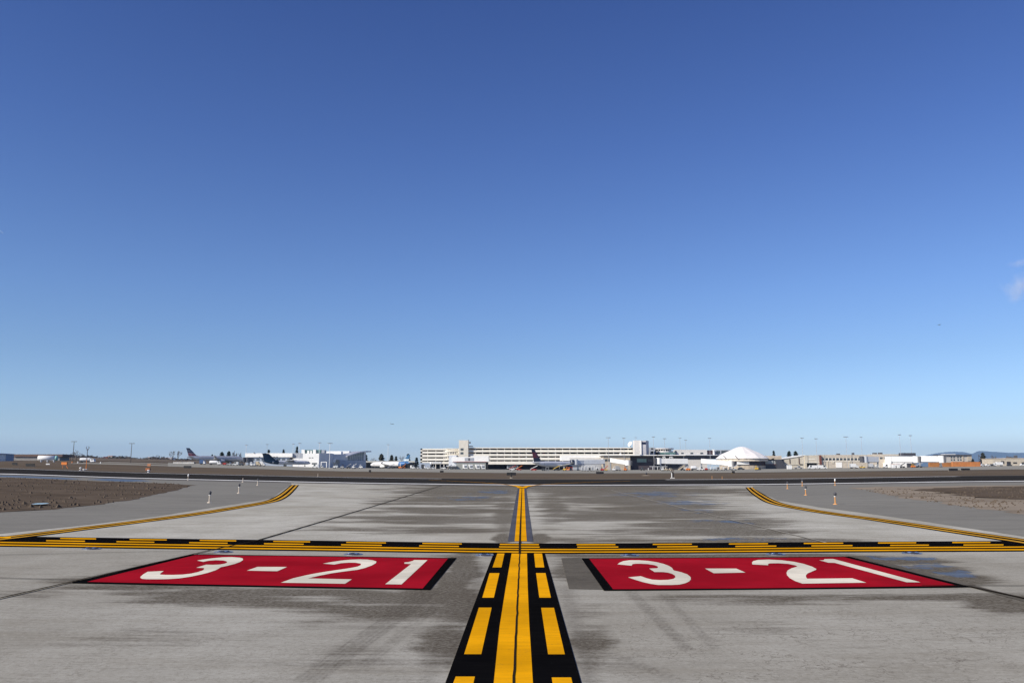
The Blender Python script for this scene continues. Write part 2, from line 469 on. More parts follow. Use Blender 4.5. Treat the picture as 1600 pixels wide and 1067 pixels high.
STROKE = (par((668, 925), (478, 1062), ((-13, 1.3), (-5, 1.3), (3, 1.3), (11, 1.3), (17, 1.35)), 3.4, .75) + par((668, 925), (478, 1062), ((0, 1),), 19, .42)
          + par((705, 925), (562, 1045), ((-6, 1.2), (0, 1.2), (7, 1.3)), 3.2, .40) + par((735, 900), (668, 1062), ((0, 1),), 16, .40) + par((755, 885), (700, 1040), ((0, 1),), 11, .72)
          + par((984, 924), (1072, 1012), ((-5, 1.3), (0, 1.3), (6, 1.3)), 3.6, .62) + par((1036, 928), (1118, 1012), ((-4, 1.3), (3, 1.3)), 3.6, .5)
          + par((884, 922), (922, 1065), ((0, 1),), 15, .62) + par((908, 1006), (1050, 1062), ((0, 1), (10, 1.6)), 3.5, .5)
          + [((330, 860), (130, 906), 7, .35), ((690, 758), (400, 846), 6, .25)])
WET = [(770, 768, 40, 5, .62), (740, 778, 60, 6, .52), (690, 779, 50, 4, .46), (1020, 772, 90, 6, .60), (1065, 785, 90, 7, .56), (1100, 799, 70, 5, .5),
       (1130, 815, 80, 6, .46), (1165, 841, 110, 5, .5), (1400, 872, 70, 5, .76), (1450, 884, 70, 8, .66), (1485, 896, 50, 7, .56), (60, 747, 90, 3, 1.0), (160, 751, 70, 2, .6)]
STAIN = [(a, b_, c, d, min(1, q + .13) if b_ < 850 else q) for a, b_, c, d, q in STAIN]
STAIN += [(600, 958, 170, 26, .50), (700, 985, 55, 60, .62), (925, 1000, 40, 50, .48), (1575, 944, 80, 11, 1.0), (1250, 940, 220, 7, .5), (450, 945, 200, 10, .5), (745, 763, 120, 7, .95), (930, 763, 150, 7, .95), (1080, 767, 130, 6, .75), (1190, 771, 70, 5, .5), (660, 766, 70, 6, .6), (1000, 776, 120, 8, .8)]
st = []; we = []; ck = []; ru = []; gr = []
for (x, y, z) in TV:
    px, py = project(x, y, z); s = w = k = rb_ = 0.0
    if -80 < px < 1680 and 735 < py < 1150:
        for (a, b_, rx, ry, q) in STAIN:
            e = ((px - a) / rx) ** 2 + ((py - b_) / ry) ** 2
            if e < 6: s = max(s, q * math.exp(-e * .8))
        for (a, b_, wd_, q) in STROKE: rb_ = max(rb_, q * seg(px, py, a, b_, wd_))
        for (a, b_, rx, ry, q) in WET:
            e = ((px - a) / rx) ** 2 + ((py - b_) / ry) ** 2
            if e < 6: w = max(w, q * math.exp(-e * .8))
        k = sstep(900, 1000, py) * (.45 + .55 * sstep(850, 1050, px))
    ru.append(rb_); gr.append(sstep(846, 868, py) if py > -900 else 1.0); st.append(s); we.append(w); ck.append(k)
for nm, dat in (('stain', st), ('wet', we), ('crack', ck), ('rubber', ru), ('grime', gr)):
    a = tx.data.attributes.new(nm, 'FLOAT', 'POINT'); a.data.foreach_set('value', dat)

# paved shoulders and bare soil each side of the taxiway
def px_ring(pts): return [P(*p) for p in pts]
sl_ring = px_ring([(-60, 838), (0, 833.5), (60, 827.5), (150, 818), (250, 805.5), (340, 791.5), (400, 782.5), (424, 778.5), (436, 770), (447, 762), (455, 757.6), (455, 754.3), (400, 751.8), (330, 750), (300, 749.2), (200, 746.6), (120, 744.2), (60, 742), (0, 739.9), (-60, 737.5)])
sh_l = sheet('shoulder', [sl_ring], m_asph, .006, 1.6)
tag(sh_l, 'grey asphalt shoulder with a wet strip', None, None, 'structure')
sr_ring = px_ring([(1660, 845), (1600, 838), (1540, 829), (1440, 814), (1340, 800), (1285, 793), (1215, 781.5), (1190, 770), (1178, 763), (1176, 759.6), (1200, 758.6), (1330, 756.4), (1470, 754), (1600, 753), (1660, 752)])
sh_r = sheet('shoulder', [sr_ring], m_asph, .006, 1.6)
tag(sh_r, 'grey asphalt shoulder beside pale soil', None, None, 'structure')
def ragged(ring, amp, step=.9, seed=0):
    out = []; n = len(ring)
    for i in range(n):
        a, b_ = ring[i], ring[(i + 1) % n]; L = math.hypot(b_[0] - a[0], b_[1] - a[1]); k = max(1, int(L / step))
        for j in range(k):
            x, y = a[0] + (b_[0] - a[0]) * j / k, a[1] + (b_[1] - a[1]) * j / k
            out.append((x + amp * mnoise.fractal(Vector((x * .5, y * .5, seed)), .8, 2.1, 4), y + amp * 1.6 * mnoise.fractal(Vector((x * .5, y * .5, seed + 9)), .8, 2.1, 4)))
    return out
dl_ring = px_ring([(-80, 806), (0, 800.5), (80, 796), (160, 788), (225, 776.5), (270, 767), (301, 758.2), (260, 755.2), (200, 753.2), (120, 750.3), (60, 748), (0, 746), (-80, 743.5)])
dl = sheet('infield_soil', [ragged(dl_ring, .35)], m_dirt, .012, 1.2, rough=.09)
tag(dl, 'dark brown bare soil with clods', None, None, 'structure')
dr_ring = px_ring([(1322, 761.5), (1360, 768), (1400, 776), (1450, 783), (1500, 792), (1600, 803), (1680, 811), (1680, 757.5), (1600, 757.8), (1500, 758.8), (1400, 760)])
dr = sheet('infield_soil', [ragged(dr_ring, 1.1, 1.2, 3)], m_sand, .012, 1.4, rough=.0)
tag(dr, 'pale sandy soil with tyre ruts', None, None, 'structure')
dr2 = sheet('turned_soil', [ragged(px_ring([(1432, 765), (1490, 774), (1560, 779), (1680, 785), (1680, 759.5), (1600, 760), (1530, 761), (1470, 762.5)]), 1.3, 1.2, 5)], m_dirt, .022, 1.2, rough=.09)
tag(dr2, 'brown turned soil heaped on the sandy ground', None, None, 'structure')
cl_ = MB(); rc = random.Random(11)
for ring, n_, dz_ in ((dl_ring, 1500, .03), (px_ring([(1440, 766), (1490, 774), (1560, 779), (1660, 784), (1660, 760.5), (1530, 761.5)]), 600, .03), (px_ring([(1340, 764), (1400, 776), (1500, 792), (1640, 806), (1640, 786), (1490, 777), (1420, 764)]), 500, .0)):
    xs = [p[0] for p in ring]; ys = [p[1] for p in ring]; k_ = 0
    while k_ < n_:
        x, y = rc.uniform(min(xs), max(xs)), rc.uniform(min(ys), max(ys))
        if not inside(ring, x, y): 
            if rc.random() < .002: k_ += 1
            continue
        k_ += 1
        if mnoise.noise(Vector((x * .25, y * .25, 4))) < rc.uniform(-.5, .35): continue
        r0 = rc.uniform(.025, .075) * (1.8 if rc.random() < .06 else 1); z = H(x, y) + dz_ + rc.uniform(0, .05)
        ps = [Vector((x + r0 * 1.5 * math.cos(a), y + r0 * 1.5 * math.sin(a), z - .05)) for a in (rc.uniform(0, 1), 1.6 + rc.uniform(0, 1), 3.1 + rc.uniform(0, 1), 4.7 + rc.uniform(0, 1))] + [Vector((x + rc.uniform(-.5, .5) * r0, y + rc.uniform(-.5, .5) * r0, z + r0))]
        cl_.add(ps, [(0, 1, 4), (1, 2, 4), (2, 3, 4), (3, 0, 4)])
o = link_mesh('soil_clods', cl_.v, cl_.f, m_dirt); tag(o, 'loose clods scattered over the brown soil', None, None, 'stuff')
pud = M('puddle_water', (.05, .055, .06), .06, spec=.6)
m_wet = M('wet_asphalt', (.06, .062, .068), .34, spec=.4)
o = sheet('wet_strip', [px_ring([(-60, 742.5), (0, 742.8), (100, 746.2), (130, 748.2), (103, 748.8), (0, 744.8), (-60, 743)]), px_ring([(135, 748.9), (165, 747.8), (215, 749.4), (238, 751.4), (200, 752.2), (180, 751.7)]),
                        px_ring([(105, 743.9), (140, 745.1), (130, 745.9), (80, 744.4)])], m_wet, .011, 1.5)
tag(o, 'wet blue patches along the runway edge', None, None, 'structure')
o = sheet('puddle', [px_ring([(48, 790.6), (58, 789), (72, 788.6), (77, 789.6), (66, 791), (54, 791.4)])], pud, .10, .8)
tag(o, 'small bright puddle in the brown soil', 'puddle', None, None)

# the runway, the turf beyond it and the parking apron
us_r = list(range(-500, 2101, 20))
o, _ = polar_grid('runway', us_r, [95.4, 96.5, 98, 100, 104, 110, 118, 128, 138, 146, 150.5], m_rwy, .012, 7)
tag(o, 'dark asphalt runway crossing the picture', None, None, 'structure')
o, _ = polar_grid('runway_shoulder', us_r, [150.5, 153, 156], m_rsh, .012, 7)
tag(o, 'grey strip along the far runway edge', None, None, 'structure')
o, _ = polar_grid('runway_shoulder', us_r, [91.5, 93.5, 95.4], m_rsh, .016, 7)
tag(o, 'grey strip between taxiway and runway', None, None, 'structure')
o, _ = polar_grid('apron', list(range(262, 2103, 20)), [385, 390, 400, 420, 440, 460, 480, 500, 520, 550, 580, 620, 660, 700, 740], m_apron, .03, 7)
tag(o, 'pale concrete parking apron in front of the terminal', None, None, 'structure')
o = sheet('service_road', [px_ring([(104, 724.2), (140, 724.6), (200, 726.2), (270, 728.2), (292, 729.4), (292, 727.6), (240, 725.8), (190, 724.0), (130, 722.8)]), px_ring([(150, 722.2), (230, 724.0), (290, 726.0), (290, 724.8), (230, 723.0), (170, 721.6)])], m_apron, .02, 9)
tag(o, 'pale service road across the brown turf', None, None, 'structure')

def xline(Y, p0, p1, step=3):
    x0, x1 = (p0 - 800) * Y / 1305, (p1 - 800) * Y / 1305; n = max(2, int((x1 - x0) / step))
    return [(x0 + (x1 - x0) * i / n, Y) for i in range(n + 1)]
W_L = paint_mat('runway_white_paint', (.80, .79, .76), (.5, .48, .45), .3)
o = band('runway_edge_line', [(xline(97.6, -480, 2080), -1.7, 1.7)], W_L, .035); tag(o, 'continuous white line along the near runway edge', 'line')
o = band('runway_edge_line', [(xline(147.0, -480, 690), -.9, .9), (xline(147.0, 1040, 1495), -1.3, 1.3)], W_L, .02); tag(o, 'broken worn white line along the far runway edge', 'line')

# ---------------------------------------------------------------- taxiway edge lines
eL = resample(px_ring([(-70, 850), (-30, 845), (31, 838), (109, 828.3), (187.5, 818.5), (265.6, 808.5), (312, 802), (359, 794.5), (406, 786.5), (428, 781.5), (444, 773), (456, 762.5), (461, 757.5)]), 1.0)
eR = resample(px_ring([(1670, 857), (1600, 846), (1553, 838.8), (1490.6, 829.6), (1428, 820.2), (1365.6, 811), (1303, 802.6), (1256, 795.2), (1225, 789.4), (1206, 784), (1190.6, 776), (1178, 767.5), (1171, 761.2)]), 1.0)
for ln, lab in ((eL, 'yellow double edge line curving toward the puddled shoulder'), (eR, 'yellow double edge line curving toward the sandy soil')):
    bb = band('taxiway_edge_line', [(ln, .10, .27), (ln, -.27, -.10)], Y_D, .010); tag(bb, lab, 'painted line', 'yellow edge lines of the taxiway')
    band('black_border', [(ln, -.40, .40)], B_P, .0055, bb)

# ---------------------------------------------------------------- holding position marking
dyf = lut([(-200, -14), (0, -11), (150, -8.8), (300, -6.7), (500, -4.0), (650, -1.9), (810, 0), (950, .1), (1100, -.7), (1300, -2), (1450, -2.9), (1600, -3.6), (1800, -5)])
def hold_strip(x0, x1, ya, yb, n=None):
    n = n or max(2, int((x1 - x0) / 20))
    top = [P(x0 + (x1 - x0) * i / n, ya + dyf(x0 + (x1 - x0) * i / n)) for i in range(n + 1)]
    bot = [P(x0 + (x1 - x0) * i / n, yb + dyf(x0 + (x1 - x0) * i / n)) for i in range(n + 1)]
    return top + bot[::-1]
r1 = [(-138, -108), (-15 - 12, 17), (94, 150), (202.5, 260.5), (312, 369), (427, 484.5), (541, 603), (660, 721.5), (781, 842), (901, 961.5), (1020, 1081), (1139, 1200), (1256, 1317.5), (1372, 1431.5), (1488, 1547.5), (1605, 1662)]
r2 = [(-60, -10), (72, 132.5), (182, 241), (295.5, 355.5), (412.5, 474.5), (533, 596.5), (655, 717), (780, 843), (902, 966), (1027, 1090), (1149, 1213), (1268, 1332), (1391, 1451.5), (1505.5, 1568), (1621, 1680)]
rings = [hold_strip(a, b, 850.1, 851.9) for a, b in r1] + [hold_strip(a, b, 854.0, 855.8) for a, b in r2]
rings += [hold_strip(-150, 1750, 857.7, 859.5), hold_strip(-150, 1750, 861.7, 863.6)]
hold = sheet('holding_position_marking', rings, Y_P, .012, .8)
tag(hold, 'yellow solid and dashed stripes on black across the whole taxiway', 'painted stripes')
sheet('black_border', [hold_strip(-150, 1750, 848.7, 865.0)], B_P, .008, .8, hold)

# ---------------------------------------------------------------- centreline beyond and before the hold line
def ring_px(*pts): return px_ring(pts)
# the part beyond
cl = sheet('taxiway_centreline', [ring_px((804, 845.7), (823.2, 845.7), (822, 830), (820.6, 800), (819.6, 775), (819.2, 762), (812, 762), (810.6, 775), (808.2, 800), (805.4, 830))], Y_P, .012, .8)
tag(cl, 'single yellow centreline running from hold line to runway', 'painted line')
sheet('grey_border', [ring_px((793.5, 846), (804, 846), (805.4, 830), (808.2, 800), (810.6, 775), (812, 762), (809.2, 762), (806.5, 775), (801.8, 800), (796.2, 830)),
                      ring_px((823.2, 846), (833, 846), (831, 830), (826.8, 800), (823.8, 775), (822.2, 762), (819.2, 762), (819.6, 775), (820.6, 800), (822, 830))], G_P, .008, .8, cl)
cvl = resample(px_ring([(814, 763), (811, 760.8), (804, 759.2), (794, 757.9), (778, 756.4), (750, 754.2), (715, 752.2), (670, 750.4)]), 1.5)
cvr = resample(px_ring([(817.5, 763), (821, 760.8), (828, 759.4), (838, 758.2), (856, 756.9), (885, 755.2), (930, 753.4), (985, 751.8)]), 1.5)
n1 = len(cvl) // 2
o = band('lead_off_line', [(cvl[:10], -.30, .30), (cvr[:10], -.30, .30), (cvl[9:], -.13, .13), (cvr[9:], -.13, .13)], Y_P, .05); tag(o, 'yellow lines forking both ways onto the runway', 'painted line')

# enhanced part on black, nearest the camera
en = sheet('enhanced_centreline', [
    ring_px((799.4, 865.2), (823.3, 865.2), (824.6, 920), (827.2, 980), (829.8, 1020), (832.6, 1067), (837, 1140), (843, 1240), (849, 1360), (739, 1360), (754, 1240), (763.6, 1140), (771.6, 1067), (776.4, 1020), (780.6, 980), (790, 920)),
    ring_px((777, 865.2), (788.2, 865.2), (783.5, 887), (769.6, 887)), ring_px((765, 896), (780.4, 896), (771.6, 934.6), (753.6, 934.6)),
    ring_px((748.2, 950.2), (768.2, 950.2), (752, 1023.4), (725.2, 1023.4)), ring_px((712, 1058.6), (742, 1058.6), (706, 1215), (653, 1215)),
    ring_px((834.4, 865.2), (846.9, 865.2), (850.4, 887), (836.6, 887)), ring_px((837.6, 896), (852.4, 896), (860.8, 934.6), (842.7, 934.6)),
    ring_px((845.6, 950.5), (865.6, 950.5), (882.6, 1023.6), (856.4, 1023.6)), ring_px((862, 1060), (892.4, 1060), (929, 1216), (886, 1216))], Y_P, .013, .6)
tag(en, 'thick yellow centreline with dashes both sides on black paint', 'painted line')
sheet('black_border', [ring_px((771, 865.1), (851.2, 865.1), (862, 902), (880, 967), (908, 1067), (935, 1163), (990, 1360), (592, 1360), (663, 1160), (696, 1067), (729.5, 975), (754.5, 908))], B_P, .0085, .6, en)

# joints of the slabs
def jag(a, b, w, amp, seed, step=.25):
    A, B_ = P(*a), P(*b); L = math.hypot(B_[0] - A[0], B_[1] - A[1]); n = max(3, int(L / step)); pts = []
    nx, ny = -(B_[1] - A[1]) / L, (B_[0] - A[0]) / L
    for i in range(n + 1):
        t = i / n; k = amp * mnoise.noise(Vector((t * L * 1.7, seed, 0))) + amp * .5 * mnoise.noise(Vector((t * L * 7, seed + 5, 0)))
        pts.append((A[0] + (B_[0] - A[0]) * t + nx * k, A[1] + (B_[1] - A[1]) * t + ny * k))
    return (pts, -w / 2, w / 2)
o = band('slab_joint', [jag((796.5, 1200), (812, 866), .022, .012, 1), jag((812, 866), (812.2, 849), .05, .004, 2), jag((812.2, 849), (815.5, 762), .05, .004, 3)], m_crack, .018)
tag(o, 'jagged dark joint splitting the yellow centreline', None, None, 'structure')
o = band('slab_joint', [jag((-60, 949), (122, 907.4), .05, .02, 4), jag((122, 907.4), (330, 859.6), .05, .02, 5), jag((330, 859.6), (400, 845.2), .06, .01, 6), jag((400, 845.2), (690, 758.6), .07, .01, 7),
                       ], m_crack, .016)
tag(o, 'thin dark joint beside the puddle side hold sign', None, None, 'structure')
o = band('slab_joint', [jag((955, 766), (1080, 797), .10, .02, 9), jag((1080, 797), (1290, 848), .07, .02, 8)], M('pale_joint', (.30, .28, .24), 1.0, spec=0), .016)
tag(o, 'pale joint crossing the wet patches', None, None, 'structure')
o = band('slab_joint', [jag((1515, 917), (1680, 953), .06, .02, 11)], m_crack, .016); tag(o, 'dark joint past the sandy side hold sign', None, None, 'structure')
o = band('slab_joint', [jag((-60, 901.6), (120, 907.0), .035, .015, 12), jag((1440, 915.2), (1680, 915.8), .035, .015, 13), jag((-60, 868.5), (330, 859.9), .03, .012, 14)], m_crack, .016)
tag(o, 'faint cross joints beside the painted signs', None, None, 'structure')
# darker sealed surface between the signs and the centreline
o = sheet('sealed_patch', [ring_px((877, 872), (907, 871), (943, 921), (889, 920)), ring_px((1330, 868.8), (1348, 869.3), (1540, 919), (1660, 949), (1660, 957), (1600, 940), (1514, 916.8))], m_seal, .005, .5)
tag(o, 'dark grey sealed strips beside the painted signs', None, None, 'structure')
# ---------------------------------------------------------------- the two painted signs reading 3-21
def zp(pts, ox, oy, s): return [P(ox + x / s, oy + y / s) for x, y in pts]
L3 = [(862,115),(940,133),(1010,118),(1100,112),(1190,115),(1235,128),(1238,142),(1210,155),(1150,166),(1060,170),(975,168),(850,207),(945,210),(955,222),(930,242),(870,262),(780,282),(680,293),(560,297),(470,297),(405,293),(400,282),(445,248),(245,257),(190,290),(155,320),(155,335),(175,347),(230,352),(380,353),(500,350),(640,340),(780,320),(900,295),(1000,270),(1090,240),(1130,220),(1160,200),(1230,185),(1330,160),(1400,135),(1437,110),(1435,90),(1400,80),(1300,72),(1180,75),(1050,88),(940,103)]
L2 = [(450,103),(545,111),(600,100),(660,95),(720,95),(765,103),(768,115),(740,128),(680,140),(600,152),(480,170),(380,187),(300,203),(200,227),(100,263),(635,272),(692,235),(325,227),(420,205),(520,185),(620,170),(740,155),(800,140),(860,118),(893,98),(897,85),(870,76),(820,69),(760,67),(680,70),(600,78),(520,90)]
L1 = [(1130,93),(1165,90),(1200,80),(1210,73),(1322,74),(1105,278),(970,276),(1185,107),(1130,104)]
R3 = [(35,120),(60,100),(100,83),(170,73),(280,73),(380,80),(480,95),(560,115),(620,138),(655,160),(667,180),(675,190),(760,210),(830,235),(865,265),(870,290),(850,315),(810,335),(740,352),(650,356),(500,356),(420,345),(330,325),(240,298),(155,268),(300,255),(370,280),(430,295),(520,300),(610,297),(670,287),(693,270),(690,250),(660,230),(610,215),(550,208),(455,208),(395,168),(480,165),(498,155),(490,142),(450,128),(380,117),(300,112),(240,112),(205,118),(195,135)]
RD = [(1030,168),(1385,168),(1490,214),(1130,222)]
R2 = [(83,110),(80,95),(90,82),(130,72),(220,69),(330,75),(430,88),(510,105),(580,128),(617,148),(615,155),(580,170),(545,185),(530,200),(530,215),(540,230),(915,226),(1033,263),(500,271),(440,250),(395,225),(372,200),(368,180),(378,160),(410,142),(460,128),(440,118),(380,105),(300,100),(230,101),(215,105),(215,117)]
R1 = [(640,75),(675,75),(685,65),(758,64),(1485,260),(1370,260),(770,97),(715,95),(680,85)]
sg = sheet('painted_hold_sign', [ring_px((305, 867.6), (500, 870), (700, 873), (660.5, 920), (400, 915.2), (136, 909.6))], R_P, .012, .6)
tag(sg, 'red painted ground sign reading 3-21 beside the long slab joint', 'ground sign', 'painted ground signs')
sheet('black_border', [ring_px((300.5, 866), (500, 868.6), (713.5, 871.8), (672, 921.8), (400, 917.2), (112, 911.2), (113, 909.6))], B_P, .008, .6, sg)
for q, ox, oy, s in ((L3, 200, 862, 8.0), (L2, 420, 862, 5.333), (L1, 420, 862, 5.333)):
    sheet('numeral', [zp(q, ox, oy, s)], W_P, .016, .4, sg)
sheet('dash', [ring_px((402.5, 886.4), (448.5, 886.6), (433, 893.4), (385.5, 892.3))], W_P, .016, .4, sg)
sg = sheet('painted_hold_sign', [ring_px((920.5, 873.3), (1120, 872.2), (1319, 870.9), (1495, 915.6), (1230, 919.2), (958, 921.2))], R_P, .012, .6)
tag(sg, 'red painted ground sign reading 3-21 beside a dark sealed strip and pale sandy soil', 'ground sign', 'painted ground signs')
sheet('black_border', [ring_px((908, 872), (1120, 870.9), (1327, 869.5), (1516, 916.8), (1516, 917.6), (1230, 920.8), (943.5, 923))], B_P, .008, .6, sg)
for q, ox, oy, s in ((R3, 960, 866, 7.2727), (R2, 1160, 862, 5.333), (R1, 1160, 862, 5.333)):
    sheet('numeral', [zp(q, ox, oy, s)], W_P, .016, .4, sg)
sheet('dash', [zp(RD, 960, 866, 7.2727)], W_P, .016, .4, sg)

# lights set flush in the pavement before the hold line
m_steel = M('dull_steel', (.30, .31, .33), .4, metal=.8); m_dark = M('dark_metal', (.03, .03, .035), .5); m_glass = M('lens_glass', (.12, .17, .30), .08, spec=.8)
lp = None
for px, py, lab in ((143, 857.4, 'flush pavement light by the corner where both yellow lines meet'), (349, 862.4, 'flush pavement light above the top corner of the joint side sign'),
                    (552, 866, 'flush pavement light above the figure 2 of the joint side sign'), (757, 867.3, 'flush pavement light touching the black centreline border'),
                    (984, 867.7, 'flush pavement light above the figure 3 of the sandy side sign'), (1212, 866, 'flush pavement light above the figure 2 of the sandy side sign'),
                    (1425, 864.3, 'flush pavement light among the wet patches')):
    X, Y = P(px, py)
    if lp is None:
        lp = thing('pavement_light', lab, 'pavement light', (X, Y, H(X, Y)), 0, 'lights set in the pavement')
        b = MB(); b.tube((0, 0, 0), (0, 0, .012), .21, .20, 24); b.build('steel_ring', m_steel, lp)
        b = MB(); b.tube((0, 0, .0121), (0, 0, .030), .15, .115, 20); b.build('raised_housing', m_dark, lp)
        for sx in (-1, 1):
            b = MB(); b.ell((sx * .075, -.05, .024), .045, .05, .016); b.build('lens', m_glass, lp, True)
    else: copy_thing(lp, (X, Y, H(X, Y)), None, lab)
# ================================================================ BUILDINGS, AIRCRAFT
WHT = M('white_cladding', (.87, .86, .83), .55, .04)
CRM = M('cream_concrete', (.82, .78, .69), .8, .06)
TAN = M('tan_block', (.47, .40, .31), .85, .1)
BEI = M('beige_panel', (.55, .50, .41), .8, .08)
GRY = M('grey_cladding', (.36, .38, .42), .6, .08)
LGR = M('light_grey_cladding', (.58, .60, .63), .6, .06)
BGR = M('blue_grey_cladding', (.33, .38, .46), .5, .08)
BLK = M('dark_void', (.02, .018, .02), .8)
DRK = M('dark_cladding', (.055, .055, .065), .5)
MAR = M('dark_maroon', (.10, .035, .04), .7)
GLS = M('window_glass', (.035, .05, .065), .1, spec=.8)
GGL = M('green_glass', (.10, .20, .19), .12, spec=.8)
STL = M('galvanised_steel', (.42, .43, .44), .45, metal=.7)
POL = M('pole_grey', (.42, .43, .45), .6)
WOD = M('weathered_wood', (.075, .062, .052), .9)
RUB = M('rubber', (.022, .022, .024), .8)
RED = M('red_paint_metal', (.42, .035, .025), .45)
ORG = M('orange_paint_metal', (.72, .21, .03), .55)
YEL = M('yellow_paint_metal', (.75, .48, .05), .5)
SIL = M('silver_skin', (.42, .44, .50), .3, .05, metal=.35)
AWH = M('aircraft_white', (.78, .78, .79), .35, .03)
NVY = M('navy_paint', (.010, .017, .05), .5, spec=.2)
TEA = M('teal_navy_paint', (.008, .026, .055), .5, spec=.2)
BLU = M('bright_blue_paint', (.03, .16, .42), .45)
DGR = M('dark_grey_paint', (.09, .09, .10), .5)
BRN = M('brown_roofing', (.12, .075, .06), .8)
TEG = M('teal_end_shade', (.22, .45, .42), .5)  # teal stands for the shade on the white tank's end cap

def base(px, Y): return Vector(at(px, Y))

class PX(MB):
    """boxes given by their outline seen on the front face, at distance Y, in the thing's own frame"""
    def __init__(s, org, Y): super().__init__(); s.o = org; s.Y = Y
    def x(s, px, dy=0): return (px - 800) * (s.Y + dy) / 1305 - s.o[0]
    def z(s, py, dy=0): return W(800, py, s.Y + dy)[2] - s.o[2]
    def bx(s, x0, x1, yt, yb, front=0.0, depth=6.0, mi=0):
        za = -1.5 if yb is None else s.z(yb, front)
        return s.box(s.x(x0, front), s.x(x1, front), front, front + depth, za, s.z(yt, front), mi)

def building(name, label, cat, px, Y, group=None):
    b = base(px, Y); r = thing(name, label, cat, b, 0, group); r['_o'] = 0; del r['_o']
    return r, (b.x, b.y, b.z)

def pb(root, org, Y, name, mat, rects, front=0.0, depth=6.0, label=None):
    for q in rects:
        m = PX(org, Y); m.bx(*q[:4], front=front, depth=depth); o_ = m.build(name, mat, root, label=label)
    return o_

# ---------------- the parking garage
Yg = 640
r, o = building('parking_garage', 'long cream parking garage with open dark decks and a stair tower', 'parking garage', 860, Yg)
tops = [(698.9, 700.3), (702.9, 706.2), (709.0, 712.2), (714.7, 718.3), (720.6, 725.2)]
pb(r, o, Yg, 'deck_wall', CRM, [(731.5, 1003, a, b) for a, b in tops], 0, .5)
pb(r, o, Yg, 'deck_floor', M('deck_floor', (.30, .29, .27), .9), [(731.5, 1003, b - .6, b) for a, b in tops], .5, 45)
pb(r, o, Yg, 'roof', CRM, [(731.5, 1003, 699.6, 700.2)], .5, 45)
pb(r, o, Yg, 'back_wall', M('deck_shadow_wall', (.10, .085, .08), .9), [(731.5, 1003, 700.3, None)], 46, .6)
x = 742.6
while x < 1003:
    m = PX(o, Yg); m.bx(x - .45, x + .45, 700.3, 725.2, .5, .5); m.build('column', CRM, r); x += 11.4
pb(r, o, Yg, 'ground_floor_shadow_wall', M('ground_floor_shadow_wall', (.05, .035, .04), .8), [(764, 1003, 725.2, None)], 14, .6)  # near-black colour stands in for the shade of the open ground floor
g = pb(r, o, Yg, 'entrance', LGR, [(792, 809.5, 726.8, 731.4)], 2, 6)
pb(g, o, Yg, 'pane', GLS, [(794, 800.6, 727.6, 730.6), (801.8, 808.4, 727.6, 730.6)], 1.9, .1)
m = PX(o, Yg)      # stair tower
m.bx(716.6, 731.4, 687.6, None, -3, 9)
tw = m.build('stair_tower', M('tower_concrete', (.66, .62, .54), .85, .06), r)
pb(tw, o, Yg, 'window', GLS, [(719.2, 723.8, 700.2, 703.6), (719.2, 723.8, 706.3, 709.6)], -3.1, .12)
m = PX(o, Yg); zt = m.z(687.6)
m.tube((m.x(731.8), -2, m.z(700)), (m.x(731.8), -2, m.z(687.2)), .25, .18, 8); m.box(m.x(732.5), m.x(739), -2.4, -1.4, m.z(698), m.z(696.5))
m.box(m.x(733.2), m.x(735.4), -2.4, -1.8, m.z(692.9), m.z(690.2)); m.box(m.x(731.4), m.x(735), -2.2, -2.0, m.z(691.7), m.z(691.3))
m.build('antenna_mast', DGR, r)
# wing with smaller decks
m = PX(o, Yg)
wing = [(700.6, 703.0), (705.2, 708.2), (710.4, 713.8), (716.0, 719.4), (721.2, 724.5)]
pb(r, o, Yg, 'deck_wall', CRM, [(656.5, 716.6, a, b) for a, b in wing] + [(656.5, 659.5, 700.6, None)], 3, .5, label='shorter cream wing left of the stair tower')
pb(r, o, Yg, 'deck_floor', M('deck_floor', (.3, .3, .3)), [(657, 716, b - .6, b) for a, b in wing], 3.5, 30)
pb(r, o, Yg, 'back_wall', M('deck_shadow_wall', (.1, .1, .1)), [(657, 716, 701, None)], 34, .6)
pb(r, o, Yg, 'column', CRM, [(667.3, 668.2, 701, None), (680.2, 681.1, 701, None), (693, 694, 701, None), (705, 706, 701, None)], 3.5, .5)
# round ramp: rings of a drum
m = PX(o, Yg); cx = m.x(706); rad = m.x(722) - cx
for a, b_ in ((700.2, 701.2), (703.6, 706.3), (710.0, 712.0), (716.2, 718.4)):
    m = PX(o, Yg)
    for i in range(28):
        t0, t1 = math.pi * (1 + i / 28 * 1.0), math.pi * (1 + (i + 1) / 28)
        sl0, sl1 = (0, 0) if a < 701 else (-.9 * i / 28, -.9 * (i + 1) / 28)
        za, zb = m.z(a), m.z(b_)
        p = []
        for z, in ((zb,), (za,)):
            for (t, rr, dz) in ((t0, rad, sl0), (t1, rad, sl1), (t1, rad - .5, sl1), (t0, rad - .5, sl0)):
                p.append((cx + rr * math.cos(t), 8 + rr * .8 * math.sin(t), z - dz))
        m.hexa(p)
    m.build('ramp_ring', M('ramp_concrete', (.80, .74, .62), .8, .05), r)
m = PX(o, Yg); m.tube((cx, 8, -1), (cx, 8, m.z(700.4)), rad * .6, None, 20); m.build('ramp_core', M('ramp_core', (.25, .22, .19), .9), r)
m = PX(o, Yg)
for i in range(11):
    t = math.pi * (1.08 + .84 * i / 10); m.tube((cx + (rad - .6) * math.cos(t), 8 + (rad - .6) * .8 * math.sin(t), m.z(716)), (cx + (rad - .6) * math.cos(t), 8 + (rad - .6) * .8 * math.sin(t), m.z(700.6)), .28, None, 6)
m.build('ramp_column', CRM, r)
